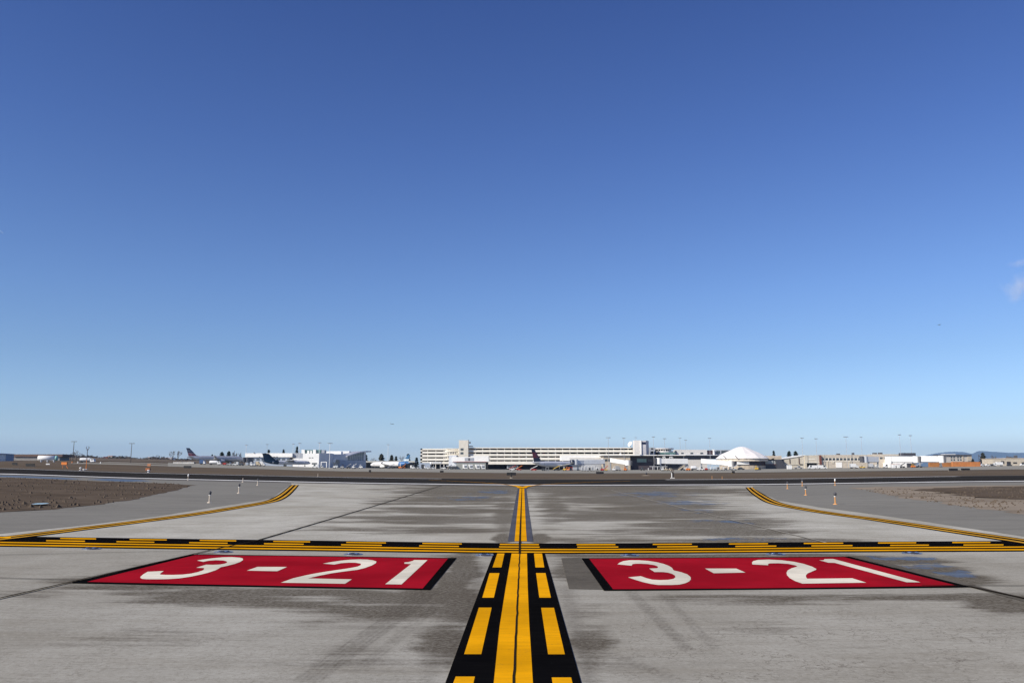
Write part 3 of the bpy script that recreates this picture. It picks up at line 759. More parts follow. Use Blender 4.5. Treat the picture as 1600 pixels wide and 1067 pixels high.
# cars on the decks, tiny
car_cols = [M('car_white', (.7, .7, .7), .35), M('car_red', (.4, .03, .03), .35), M('car_grey', (.25, .26, .28), .35), M('car_black', (.02, .02, .022), .3), M('car_blue', (.04, .08, .2), .35)]
def car_mesh(L=4.5):
    m = MB(); m.prof([(-L/2, .25), (L/2, .25), (L/2, .75), (L*.27, .85), (L*.12, 1.42), (-L*.28, 1.45), (-L*.42, .95), (-L/2, .85)], -.85, .85); return m
def car(loc, rz, mt, label, group, wheels=True):
    t = thing('car', label, 'car', loc, rz, group)
    car_mesh().build('body', mt, t)
    m = MB(); m.prof([(1.0, .88), (.5, 1.36), (-1.2, 1.38), (-1.75, .95)], -.87, .87); m.build('window', GLS, t)
    if wheels:
        for sx in (-1.35, 1.35):
            for sy in (-.8, .8):
                m = MB(); m.tube((sx, sy - .1, .32), (sx, sy + .1, .32), .32, None, 10); m.build('wheel', RUB, t)
    return t
deck_names = ['white car', 'red car', 'grey car', 'black car', 'blue car']
m = PX((0, 0, 0), Yg); deckz = [m.z(702.9) + .5, m.z(709) + .5, m.z(714.7) + .5, m.z(720.6) + .5]
spots = [(796, 2, 0), (815, 2, 1), (822, 2, 0), (848, 2, 2), (858, 2, 0), (872, 2, 4), (786, 3, 1), (812, 3, 0), (818, 3, 0), (827, 3, 2), (853, 3, 0), (776, 1, 3), (868, 1, 0), (884, 1, 2), (850, 1, 1), (902, 1, 3), (935, 1, 2), (963, 1, 4)]
cnt = {}
for k, (px, lv, ci) in enumerate(spots):
    cnt[(lv, ci)] = cnt.get((lv, ci), 0) + 1
    lv_n = ['top deck', 'second highest deck', 'third highest deck', 'lowest open deck'][lv]
    t = car(((px - 800) * (Yg + 4) / 1305, Yg + 4.5, deckz[lv] - 1.15), math.pi / 2 if k % 3 else 0, car_cols[ci], '%s parked inside the %s of the cream garage' % (deck_names[ci], lv_n), 'cars parked inside the garage', False)

# ---------------- concourse block with white upper storey in front of the garage
Y = 600
r, o = building('terminal_block', 'low terminal block with white upper storey and grey lower wall', 'terminal building', 735, Y)
pb(r, o, Y, 'lower_wall', M('grey_green_panel', (.30, .31, .29), .8, .06), [(713, 759, 721, None)], 0, 18)
pb(r, o, Y, 'side_wall', LGR, [(701, 713, 711, None)], 1.5, 14)
u = pb(r, o, Y, 'upper_storey', WHT, [(706.2, 763.5, 713.6, 720.9), (735, 763.5, 712.2, 713.5)], -.6, 18)
pb(u, o, Y, 'window', GRY, [(726, 740.3, 715, 720)], -.75, .14)
pb(u, o, Y, 'vent', DGR, [(731.5, 734, 715.2, 719.5)], -.9, .14)
pb(r, o, Y, 'fascia', RED, [(708, 760, 720.95, 721.3)], -.9, .25)
pb(r, o, Y, 'dark_bay', BLK, [(759.1, 762, 721.5, None)], .5, 16)
pb(r, o, Y, 'roof_unit', DGR, [(711, 716, 712, 713.5)], 3, 4)
pb(r, o, Y, 'canopy', LGR, [(697, 713, 727, 728.2)], -3, 4.4)

# ---------------- low shelter row under the garage wing
Y = 615
r, o = building('service_building', 'low blue grey service building below the garage wing', 'service building', 675, Y)
pb(r, o, Y, 'wall', BGR, [(655, 672, 722.8, None)], 0, 9); pb(r, o, Y, 'roof', LGR, [(676, 689, 721.6, 723.6)], -1, 10)
pb(r, o, Y, 'post', LGR, [(677, 677.6, 723.7, None), (687.6, 688.2, 723.7, None)], -.5, .4); pb(r, o, Y, 'door', DGR, [(661, 664, 726.5, None)], -.1, .2)
m = PX(o, Y); m.ell((m.x(673.6), -1, m.z(723.6)), .9, .9, 1.0); m.build('dome_lamp', WHT, r, True)

# ---------------- concourse on the far side (white box, penthouse, curved glass hall)
Y = 660
r, o = building('concourse', 'long concourse with bright white fascia over grey lower storey', 'concourse building', 420, Y)
pb(r, o, Y, 'fascia', WHT, [(382, 456, 707.8, 714)], -1, 16)
w = pb(r, o, Y, 'lower_wall', BGR, [(384, 456, 714.05, None)], 0, 14)
pb(w, o, Y, 'window', GLS, [(392 + 8 * i, 397 + 8 * i, 716.5, 719) for i in range(8)], -.1, .15)
pb(r, o, Y, 'roof_vent', DGR, [(395, 396.5, 706.5, 707.8), (404, 405, 713.2, 714.4), (425, 429, 713.2, 714.6), (431, 432.5, 713, 714.5)], -1.6, .5)
pb(r, o, Y, 'end_block', GRY, [(456.1, 473, 707.6, None)], 1, 14);  # end block's shade is put into its grey cladding
Y = 620
r, o = building('terminal_wing', 'white terminal wing with square penthouses beside the concourse', 'terminal building', 480, Y)
w = pb(r, o, Y, 'front_wall', WHT, [(472.5, 497.6, 708.2, None), (457, 472.4, 715.8, None)], 0, 16)
pb(w, o, Y, 'window', GLS, [(482, 485, 714.6, 715.6), (486.5, 489, 714.6, 715.6), (487, 495, 723, 725.3)], -.1, .15)
pb(w, o, Y, 'dark_recess', BLK, [(452, 457, 714, 718)], 1, 6)
p_ = pb(r, o, Y, 'penthouse', WHT, [(470, 475, 702.3, 708.1), (488, 492.5, 702.3, 708.1)], 1, 8); pb(p_, o, Y, 'window', GGL, [(475.1, 488, 702.5, 708.1), (492.6, 500, 702.5, 708.1)], 2.5, 5)
pb(p_, o, Y, 'cladding', WHT, [(479, 482.2, 703.6, 708.1), (484, 486, 703.6, 708.1)], 1.5, .8)
m = PX(o, Y)
x0, x1 = m.x(497.7), m.x(512)
m.hexa([(x0, 0, -1), (x1, 9, -1), (x1, 20, -1), (x0, 16, -1), (x0, 0, m.z(707.7)), (x1, 9, m.z(707.7)), (x1, 20, m.z(707.7)), (x0, 16, m.z(707.7))])
m.build('shaded_wall', LGR, r)  # grey cladding puts the shade into this side of the white wing
m = PX(o, Y); m.bx(500.5, 506.2, 703, 707.6, 3, 6); m.build('roof_unit', GRY, r)
pb(r, o, Y, 'gate_frame', WHT, [(501, 502, 721.2, None), (509.4, 510.4, 721.2, None), (502, 509.4, 721.2, 722.2)], -4, .8)
Y = 640
r, o = building('glass_hall', 'hall with curved overhanging roof and tall blue glass wall', 'terminal hall', 540, Y)
# turned so its glass looks to the sunless side
m = PX(o, Y)
pb(r, o, Y, 'white_wall', WHT, [(506.5, 532, 705, 714), (523, 532, 714, 717)], 12, 8)
pb(r, o, Y, 'white_band', WHT, [(512.5, 523, 716.6, 722)], -3, 3)
pb(r, o, Y, 'grey_wall', GRY, [(506, 523, 709, None)], 13, 6)
a = R(38)
def rot(x, y): return (x * math.cos(a) - y * math.sin(a), x * math.sin(a) + y * math.cos(a))
def rbox(m, c, x0, x1, y0, y1, z0_, z1):
    p = []
    for z in (z0_, z1):
        for (x, y) in ((x0, y0), (x1, y0), (x1, y1), (x0, y1)):
            q = rot(x, y); p.append((c[0] + q[0], c[1] + q[1], z))
    m.hexa(p)
c0 = (m.x(520), -2)
Lh = (m.x(566) - m.x(520)) / math.cos(a)
q = PX(o, Y); rbox(q, c0, Lh * .22, Lh, 0, 16, -1, q.z(718.6)); q.build('lower_wall', BGR, r)
q = PX(o, Y); rbox(q, c0, 0, Lh * .46, .6, 14, q.z(718.5), q.z(709.2)); q.build('side_wall', LGR, r)
# glass under an arched top
q = PX(o, Y); zb = q.z(718.5); pts = [(Lh * .47, zb), (Lh * .93, zb)]
crv = [(Lh * (.47 + .46 * (1 - t)), q.z(712.6) + (q.z(706.2) - q.z(712.6)) * math.sin((1 - t) * math.pi / 2)) for t in [i / 10 for i in range(11)]]
prof = pts + crv; n = len(prof); vs = []
for yy in (.4, 14):
    for x, z in prof:
        k = rot(x, yy); vs.append((c0[0] + k[0], c0[1] + k[1], z))
q.add(vs, [(i, (i + 1) % n, n + (i + 1) % n, n + i) for i in range(n)] + [tuple(range(n)), tuple(range(2 * n - 1, n - 1, -1))]); gl = q.build('glass_wall', M('hall_glass', (.07, .12, .17), .12, spec=.8), r)
q = PX(o, Y)
for i in range(1, 8): 
    t = .47 + .46 * i / 8; rbox(q, c0, Lh * t - .1, Lh * t + .1, .25, .4, zb, q.z(712.6) + (q.z(706.2) - q.z(712.6)) * math.sin((t - .47) / .46 * math.pi / 2))
for zz in (716.4, 714.2, 711.6): rbox(q, c0, Lh * (.47 if zz > 712 else .54), Lh * .93, .25, .38, q.z(zz) - .1, q.z(zz) + .1)
q.build('mullion', LGR, gl)
# roof: thick curved shell with overhang
q = PX(o, Y); up = []; lo = []
for i in range(13):
    t = i / 12; x = Lh * (.40 + .72 * t); z = q.z(712.9) + (q.z(704.6) - q.z(712.9)) * math.sin(min(1, t * 1.08) * math.pi / 2)
    up.append((x, z + .5)); lo.append((x, z - .35))
ring = up + lo[::-1]; n = len(ring); vs = []
for yy in (-2.0, 18):
    for x, z in ring:
        k = rot(x, yy); vs.append((c0[0] + k[0], c0[1] + k[1], z))
q.add(vs, [(i, (i + 1) % n, n + (i + 1) % n, n + i) for i in range(n)] + [tuple(range(n)), tuple(range(2 * n - 1, n - 1, -1))]); q.build('curved_roof', M('roof_metal', (.42, .43, .48), .5, metal=.2), r)
q = PX(o, Y); rbox(q, c0, Lh * .93, Lh * .99, 0, 14, q.z(718.5), q.z(706)); q.build('corner_pier', LGR, r)
q = PX(o, Y); q.bx(513, 545, 704.6, 709, 22, 6); q.build('rear_roof', WHT, r)

# long flat canopy behind the white and blue aircraft
Y = 690
r, o = building('gate_canopy', 'long flat pale canopy roof behind the white and blue aircraft', 'canopy', 600, Y)
pb(r, o, Y, 'roof', M('pale_roof', (.50, .50, .46), .7), [(560, 648, 720, 722.3)], 0, 14)
pb(r, o, Y, 'post', DGR, [(562 + 9.4 * i, 562.7 + 9.4 * i, 722.3, None) for i in range(10)], 1, .6)
pb(r, o, Y, 'back_wall', DRK, [(560, 650, 722.3, None)], 8, 1)

# ---------------- terminal right of the big aircraft
Y = 615
r, o = building('terminal_block', 'bright white flat terminal block behind the navy tailed aircraft', 'terminal building', 910, Y)
pb(r, o, Y, 'upper_wall', WHT, [(877, 943, 711.3, 719.5)], 0, 18)
w = pb(r, o, Y, 'lower_wall', GRY, [(890, 943, 719.6, None)], 1, 16); pb(w, o, Y, 'window', GLS, [(896 + 9 * i, 902 + 9 * i, 721, 723.5) for i in range(5)], -.1 + 1, .15)
pb(r, o, Y, 'roof_edge', M('edge', (.6, .55, .5)), [(890, 943, 715.4, 716)], -.4, .5)
Y = 600
r, o = building('tan_block', 'tan masonry terminal block between white block and dark block', 'terminal building', 963, Y)
w = pb(r, o, Y, 'wall', TAN, [(943, 985, 712, None)], 0, 14); pb(w, o, Y, 'window', GLS, [(944.8, 949, 717, 720.6), (950, 953, 717, 720.6)], -.12, .2)
pb(w, o, Y, 'window_frame', WHT, [(939.6, 943, 716, 722)], -.3, 1)
pb(r, o, Y, 'roof', WHT, [(940, 1072, 710.4, 711.5)], -1.5, 20)
pb(r, o, Y, 'roof_unit', WHT, [(969, 971, 707.8, 710.4)], 2, 2)
m = PX(o, Y); 
Y = 605
r, o = building('dark_block', 'dark maroon terminal block with one pale green window', 'terminal building', 1004, Y)
w = pb(r, o, Y, 'wall', M('dark_block_wall', (.05, .04, .05), .7), [(985, 1024, 711.6, None)], 0, 12)
pb(w, o, Y, 'window', M('pale_green_glass', (.22, .33, .30), .3), [(995.5, 1010.5, 716.6, 721.8)], -.12, .15)  # window glass in a paler green
pb(w, o, Y, 'window_frame', DGR, [(994.6, 1011.4, 715.8, 716.55), (994.6, 1011.4, 721.85, 722.6), (1012.5, 1020, 717, 721)], -.2, .3)
pb(r, o, Y, 'dark_wall', M('dark_navy_wall', (.03, .03, .04), .6), [(1024, 1068, 711.7, None)], 1.5, 10)
pb(r, o, Y, 'gantry', LGR, [(1015, 1043, 728.3, 729), (1019.6, 1020.3, 729, None), (1027, 1027.8, 729, None), (1036, 1036.8, 729, None)], -4, .5)
# white stair tower with a dark plate
Y = 630
r, o = building('lift_tower', 'pale lift tower with dark plate rising over dark block', 'tower', 1004, Y)
m = PX(o, Y)
m.bx(992.2, 1003, 687.8, None, 0, 9); m.build('shaft', M('tower_pale', (.68, .65, .61), .8, .05), r)
m = PX(o, Y); xs = [m.x(1003.1), m.x(1010.5), m.x(1016.2)]
m.loft([[(xs[0], .5, z), (xs[1], .5, z), (xs[2], 5, z), (xs[2], 9, z), (xs[0], 9, z)] for z in (-1, m.z(688.2))]); m.build('chamfered_shaft', M('tower_shade_grey', (.50, .49, .51), .8, .05), r)  # greyer copy of the tower colour, shade of the turned face painted in
pb(r, o, Y, 'fin', WHT, [(1001.3, 1003, 688, None)], -.5, .4)
pb(r, o, Y, 'plate', NVY, [(1003.8, 1010.3, 690.6, 693.9)], .3, .15)
# octagonal overhanging decks
Y = 640
r, o = building('round_ramp', 'layered round ramp with dark slots beside pale lift tower', 'ramp building', 1040, Y)
m = PX(o, Y); cx = m.x(1040)
def slab(m, cx, cy, rx, ry, z0_, z1, n=20):
    m.loft([[(cx + rx * math.cos(2 * math.pi * i / n), cy + ry * math.sin(2 * math.pi * i / n), z) for i in range(n)] for z in (z0_, z1)])
for x0, x1, yt, yb in ((1024, 1058, 699.6, 701.4), (1027, 1056.5, 704.2, 706.4)):
    cxx = (m.x(x0) + m.x(x1)) / 2; slab(m, cxx, 12, (m.x(x1) - m.x(x0)) / 2, 10, m.z(yb), m.z(yt))
m.build('deck_ring', M('ramp_pale', (.62, .58, .57), .8), r)
m = PX(o, Y); slab(m, cx, 12, (m.x(1053) - m.x(1029)) / 2, 8.5, -1, m.z(700)); m.build('core', DRK, r)
m = PX(o, Y)
for i in range(12):
    t = math.pi + math.pi * i / 11; m.tube((cx + 6.6 * math.cos(t), 12 + 9 * math.sin(t), m.z(704.3)), (cx + 6.6 * math.cos(t), 12 + 9 * math.sin(t), m.z(701.3)), .25, None, 6)
m.build('column', CRM, r)
pb(r, o, Y, 'link_block', GRY, [(1017, 1024.5, 698.8, None)], 6, 8); pb(r, o, Y, 'glass_band', GGL, [(1031, 1056, 706.5, 709.6)], 1.2, 3)
pb(r, o, Y, 'slot', BLK, [(1018, 1022, 700, 701.8), (1018, 1022, 705, 708)], 5.8, .4)
# satellite dish
b = W(985, 698.5, 640)
t = thing('satellite_dish', 'white satellite dish on the garage roof beside lift tower', 'satellite dish', (b[0], b[1], b[2]))
m = MB(); m.tube((0, 0, 0), (0, 0, 1.2), .22, None, 8); m.build('mount', POL, t)
m = MB()
rings = []
ax = Vector((-.75, -.5, .45)).normalized(); ux = ax.orthogonal().normalized(); uy = ax.cross(ux)
for k in range(7):
    rr = 2.1 * k / 6 + .01; d = .6 * (rr / 2.1) ** 2
    rings.append([Vector((0, 0, 2.2)) + ax * d + ux * rr * math.cos(2 * math.pi * i / 20) + uy * rr * math.sin(2 * math.pi * i / 20) for i in range(20)])
m.loft(rings, caps=False); rings2 = [[p - ax * .12 for p in q] for q in rings]; m.loft(rings2, caps=False); m.build('reflector', WHT, t, True)
m = MB(); m.tube(Vector((0, 0, 2.2)), Vector((0, 0, 2.2)) + ax * 1.6, .07, None, 6); m.build('feed_arm', POL, t)

# pale block with small windows
Y = 650
r, o = building('office_block', 'pale office block with three small windows behind jet bridges', 'office building', 1082, Y)
w = pb(r, o, Y, 'wall', M('pale_office', (.60, .58, .55), .8, .05), [(1058, 1105, 702.4, None)], 0, 14)
pb(w, o, Y, 'window', GLS, [(1065, 1069, 707, 709), (1079.5, 1084, 706.8, 709.2), (1095, 1099.5, 706.8, 709.2)], -.12, .2)
f_ = pb(r, o, Y, 'dark_bay', M('maroon_bay', (.05, .025, .03), .6), [(1105.2, 1115, 703.2, 709.8)], 1, 10)
pb(r, o, Y, 'frame', WHT, [(1115.1, 1117.2, 702, 710.5), (1104.8, 1105.6, 702.6, 710)], 0, 4)
pb(r, o, Y, 'side_hall', GRY, [(1117.3, 1146, 702.6, 713)], 3, 12); pb(r, o, Y, 'window_band', GLS, [(1120, 1126, 704, 709), (1128, 1140, 704, 709)], 2.9, .2)
pb(r, o, Y, 'flat_roof', LGR, [(1058, 1122, 710.4, 711.3)], -3, 4); pb(r, o, Y, 'lower_glass', DRK, [(1070, 1124, 711.4, 717)], -.5, .6)
# white tent shaped roof of the round concourse
Y = 590
r, o = building('rotunda', 'round gate building under a big white tent shaped roof', 'rotunda building', 1160, Y)
m = PX(o, Y); rx = m.x(1196) - m.x(1160); cy = rx; cx = m.x(1160, cy)
rings = []
for t, yy in ((1.16, 716.2), (1.14, 715.6), (1.0, 712.2), (.85, 708.8), (.65, 705.6), (.45, 702.5), (.30, 699.9), (.15, 698.0), (.01, 697.3)):
    rings.append([(cx + rx * t * math.cos(2 * math.pi * (i + .5) / 24), cy + rx * t * math.sin(2 * math.pi * (i + .5) / 24), m.z(yy, cy * max(0, .75 - t)) + (.35 if i % 2 else 0) * min(1, t * 1.2) * (1 if t < 1.1 else .3)) for i in range(24)])
m.loft(rings); m.build('tent_roof', M('tent_white', (.84, .80, .76), .6, .04), r)
m = PX(o, Y); slab(m, cx, cy, rx * 1.12, rx * 1.12, m.z(720.2), m.z(717.0), 28); m.build('eave_band', M('eave', (.66, .58, .48), .8), r)
m = PX(o, Y); slab(m, cx, cy, rx * .95, rx * .95, -1, m.z(720.2), 28); dr_ = m.build('drum_wall', DRK, r)
m = PX(o, Y)
for i in range(28):
    t = math.pi * (1.02 + .96 * i / 27); p0 = (cx + rx * .97 * math.cos(t), cy + rx * .97 * math.sin(t)); m.tube((p0[0], p0[1], m.z(728)), (p0[0], p0[1], m.z(720.2)), .16, None, 5)
m.build('mullion', MAR, dr_)
m = PX(o, Y); slab(m, cx, cy, rx * 1.0, rx * 1.0, -1, m.z(727), 28); m.build('base_wall', TAN, r)
pb(r, o, Y, 'sign_band', WHT, [(1152, 1171, 721.2, 725.6)], .2, .8)
m = PX(o, Y)
for px in (1132, 1150, 1170):
    m.tube((m.x(px), 1.0, m.z(712)), (m.x(px + 3.2), -1.2, m.z(717)), .28, None, 6)
m.build('brace', DGR, r)
# folded roof building between the tent roof and the tan wing
Y = 600
r, o = building('folded_roof_hall', 'low dark hall with small folded tan roof gables', 'terminal hall', 1205, Y)
m = PX(o, Y)
for x0, x1 in ((1184, 1198), (1196, 1210), (1208, 1222)):
    a0, a1, zt, zb = m.x(x0), m.x(x1), m.z(712), m.z(717.6)
    m.add([(a0 - 2, 0, zb), (a1, 0, zb), (a1, 0, zt + .2), (a0 - 2, 16, zb), (a1, 16, zb), (a1, 16, zt + .2)], [(0, 1, 2), (5, 4, 3), (0, 3, 4, 1), (1, 4, 5, 2), (2, 5, 3, 0)])
m.build('gable', M('tan_roof', (.50, .42, .33), .8), r)
w = pb(r, o, Y, 'front_wall', DRK, [(1191, 1226, 717.7, None)], 1, 12); pb(w, o, Y, 'window', M('pale_glass', (.32, .34, .35), .2), [(1196, 1208.6, 719.6, 724.6), (1210, 1216, 719.6, 724.6)], .85, .2)
pb(w, o, Y, 'sill', MAR, [(1195, 1217, 724.8, 726)], .7, .35)
m = PX(o, Y); m.prof([(m.x(1221), m.z(717.6)), (m.x(1232), -1), (m.x(1214), -1), (m.x(1212), m.z(717.6))], -.5, .8); m.build('slanted_wall', DRK, r)
# tan wing with square windows
Y = 610
r, o = building('tan_wing', 'long tan masonry wing with a row of square windows', 'terminal wing', 1290, Y)
m = PX(o, Y); m.prof([(m.x(1220), -1), (m.x(1258), -1), (m.x(1258), m.z(711.5)), (m.x(1244), m.z(714)), (m.x(1221), m.z(717.4))], 0, 14); w0 = m.build('sloping_wall', BEI, r)
m = PX(o, Y); m.prof([(m.x(1219), m.z(717.5)), (m.x(1246), m.z(713.6)), (m.x(1258), m.z(711.4)), (m.x(1258), m.z(710.8)), (m.x(1246), m.z(712.2)), (m.x(1219), m.z(716.7))], -.6, 14); m.build('roof_coping', WHT, r)
pb(w0, o, Y, 'pilaster', BRN, [(1234.2, 1235.4, 717, 724), (1248.6, 1250, 715, 725)], -.3, .35)
pb(w0, o, Y, 'slot', BLK, [(1250, 1255, 724.8, 726.6), (1236, 1248, 726.2, 726.8)], -.1, .2)
w = pb(r, o, Y, 'portal_wall', BEI, [(1258.1, 1281, 711, 722.6), (1258.1, 1261, 722.6, None), (1278.8, 1281, 722.6, None)], -1.2, 14)
pb(w, o, Y, 'dark_bay', BLK, [(1261, 1278.8, 722.6, None)], 3, 1); pb(w, o, Y, 'lintel', CRM, [(1258, 1281.2, 722.2, 723)], -1.5, .35); pb(w, o, Y, 'panel', CRM, [(1264, 1275, 716.4, 717.6)], -1.35, .2)
pb(r, o, Y, 'corner_pier', M('brick_pier', (.16, .055, .04), .85), [(1281.1, 1284.4, 710.8, 726)], -1.6, 4)
w = pb(r, o, Y, 'wall', M('wing_wall', (.52, .46, .38), .85, .08), [(1284.5, 1398, 710.4, None)], 0, 16)
pb(w, o, Y, 'window', GLS, [(1284.8 + 5.7 * i, 1288.9 + 5.7 * i, 715.7, 718.7) for i in range(11)] + [(1376, 1380, 714, 717), (1382, 1386.5, 714, 717), (1388, 1391.5, 714, 717)], -.12, .2)
pb(w, o, Y, 'window_frame', CRM, [(1284.5, 1345, 720, 720.7)] + [(1289.2 + 5.7 * i, 1290.2 + 5.7 * i, 715.2, 719.3) for i in range(10)], -.25, .25)
pb(w, o, Y, 'door', WHT, [(1306.5, 1316, 722, 730.4)], -.2, .3); pb(w, o, Y, 'pilaster', BEI, [(1293.5, 1294.3, 720.8, None), (1300, 1304, 720.6, 724), (1327, 1328.4, 720.8, None)], -.3, .3)
pb(r, o, Y, 'roof_unit', DGR, [(1310, 1314, 708.4, 710.4), (1367, 1372, 707.2, 709.5), (1376, 1380.5, 706.8, 709.5), (1334.4, 1336.4, 707.2, 710.4)], 5, 3)
pb(r, o, Y, 'raised_roof', BEI, [(1368, 1414, 709.4, 712)], 3, 12)
# white gate annex
Y = 600
r, o = building('gate_annex', 'white gate annex with dark rooftop plant room', 'terminal annex', 1420, Y)
pb(r, o, Y, 'wall', WHT, [(1393, 1426, 712.6, 723), (1390, 1425.5, 723.05, None)], 0, 12)
pb(r, o, Y, 'plant_room', DRK, [(1413.6, 1432.5, 707.4, 712.5)], 3, 8); pb(r, o, Y, 'roof_edge', GRY, [(1393, 1435, 711.9, 712.6)], -.5, 13)
pb(r, o, Y, 'dark_bay', DRK, [(1418, 1432, 723.5, None)], -1, 2)
# far hotel block before the blue hills
Y = 900
r, o = building('hotel_block', 'tan hotel block with paired dark windows before blue hills', 'hotel building', 1500, Y)
w = pb(r, o, Y, 'wall', M('hotel_wall', (.50, .46, .41), .8), [(1478, 1519.5, 711.6, None)], 0, 20)
pb(w, o, Y, 'window', GLS, [(x, x + 2, y, y + 2.4) for x in (1487, 1491, 1497.2, 1501.4) for y in (713, 717)], -.2, .3)
pb(r, o, Y, 'roof', DGR, [(1476, 1520, 710, 711.4)], -1.5, 23); pb(r, o, Y, 'pale_roof', WHT, [(1479, 1495, 709.2, 709.95)], 2, 10); pb(w, o, Y, 'pilaster', TAN, [(1505, 1507, 712, 720), (1513, 1519.6, 713, 720)], -.6, .6)
# tan sheds at the far end
Y = 700
r, o = building('storage_shed', 'tan storage shed with dark doorways beyond the parked cars', 'storage shed', 1580, Y)
w = pb(r, o, Y, 'wall', M('shed_tan', (.50, .44, .35), .85), [(1552, 1572, 716.6, None), (1572.1, 1640, 716.2, None)], 0, 16)
pb(w, o, Y, 'door', BLK, [(1565, 1570, 720, 724.5), (1574, 1580, 721, None), (1584, 1590, 722, 724), (1597, 1604, 722, 724)], -.15, .2)
pb(r, o, Y, 'parapet', M('shed_coping', (.66, .52, .38), .8), [(1551.5, 1572.6, 716.1, 716.6), (1572.7, 1641, 715.6, 716.2)], -.3, 17); pb(r, o, Y, 'roof_unit', DGR, [(1589, 1591.5, 711.2, 715.6), (1577, 1582, 713.5, 715.6), (1584, 1588, 714, 715.6)], 5, 3)
# far left hangar, long dark building, low distant sheds
Y = 560
b = base(8, Y)
r = thing('hangar', 'pale metal hangar with a blue shaded side at the road end', 'hangar', b, R(40))
m = MB(); m.box(-4.6, -.1, -6, 10, -1, 4.3); m.build('shade_side_wall', M('hangar_shade_blue', (.20, .27, .38), .6), r, loc=(4.6, 6, 0))  # side away from the sun: its shade is painted in as blue
m = MB(); m.box(-9, 0, -4, 12, -1, 4.25); hw = m.build('pale_wall', M('hangar_pale', (.58, .62, .64), .6), r, loc=(-.2, 4, 0)); m = MB(); m.box(-6, -3, -4.15, -3.9, -1, 3); m.build('door', LGR, hw)
m = MB(); m.prof([(-9.6, 4.26), (5.2, 4.36), (5.2, 4.66), (-2, 5.1), (-9.6, 4.66)], -.5, 18); m.build('roof', BGR, r)
Y = 640
r, o = building('long_shed', 'long low brown roofed shed beside pale fuel tank', 'shed', 60, Y)
w = pb(r, o, Y, 'wall', M('shed_grey', (.24, .23, .22), .85), [(21, 92, 713.6, None)], 0, 14); pb(r, o, Y, 'roof', BRN, [(20, 96, 709.6, 713.4)], -1, 17)
pb(w, o, Y, 'door', DRK, [(60 + 7 * i, 64 + 7 * i, 714.6, None) for i in range(4)], -.12, .2)
Y = 1100
r, o = building('farm_house', 'tiny cream house with red shed on the far rise', 'house', 170, Y)
pb(r, o, Y, 'wall', M('house_cream', (.75, .70, .58), .7), [(167.6, 174, 712.6, None)], 0, 8); pb(r, o, Y, 'roof', M('house_roof', (.5, .3, .25), .8), [(167.2, 174.4, 711.7, 712.6)], -.6, 9); pb(r, o, Y, 'red_shed', RED, [(160, 167, 713.4, None)], 2, 8)
Y = 1200
r, o = building('white_warehouse', 'long low white warehouses on the far rise', 'warehouse', 245, Y)
pb(r, o, Y, 'wall', WHT, [(230, 238, 714.6, None), (250, 258, 715.2, None), (259.5, 268, 715.3, None)], 0, 12); pb(r, o, Y, 'roof', M('warehouse_roof', (.5, .38, .35), .7), [(229.6, 238.4, 713.8, 714.6), (249.6, 268.4, 714.5, 715.2)], -.6, 13)

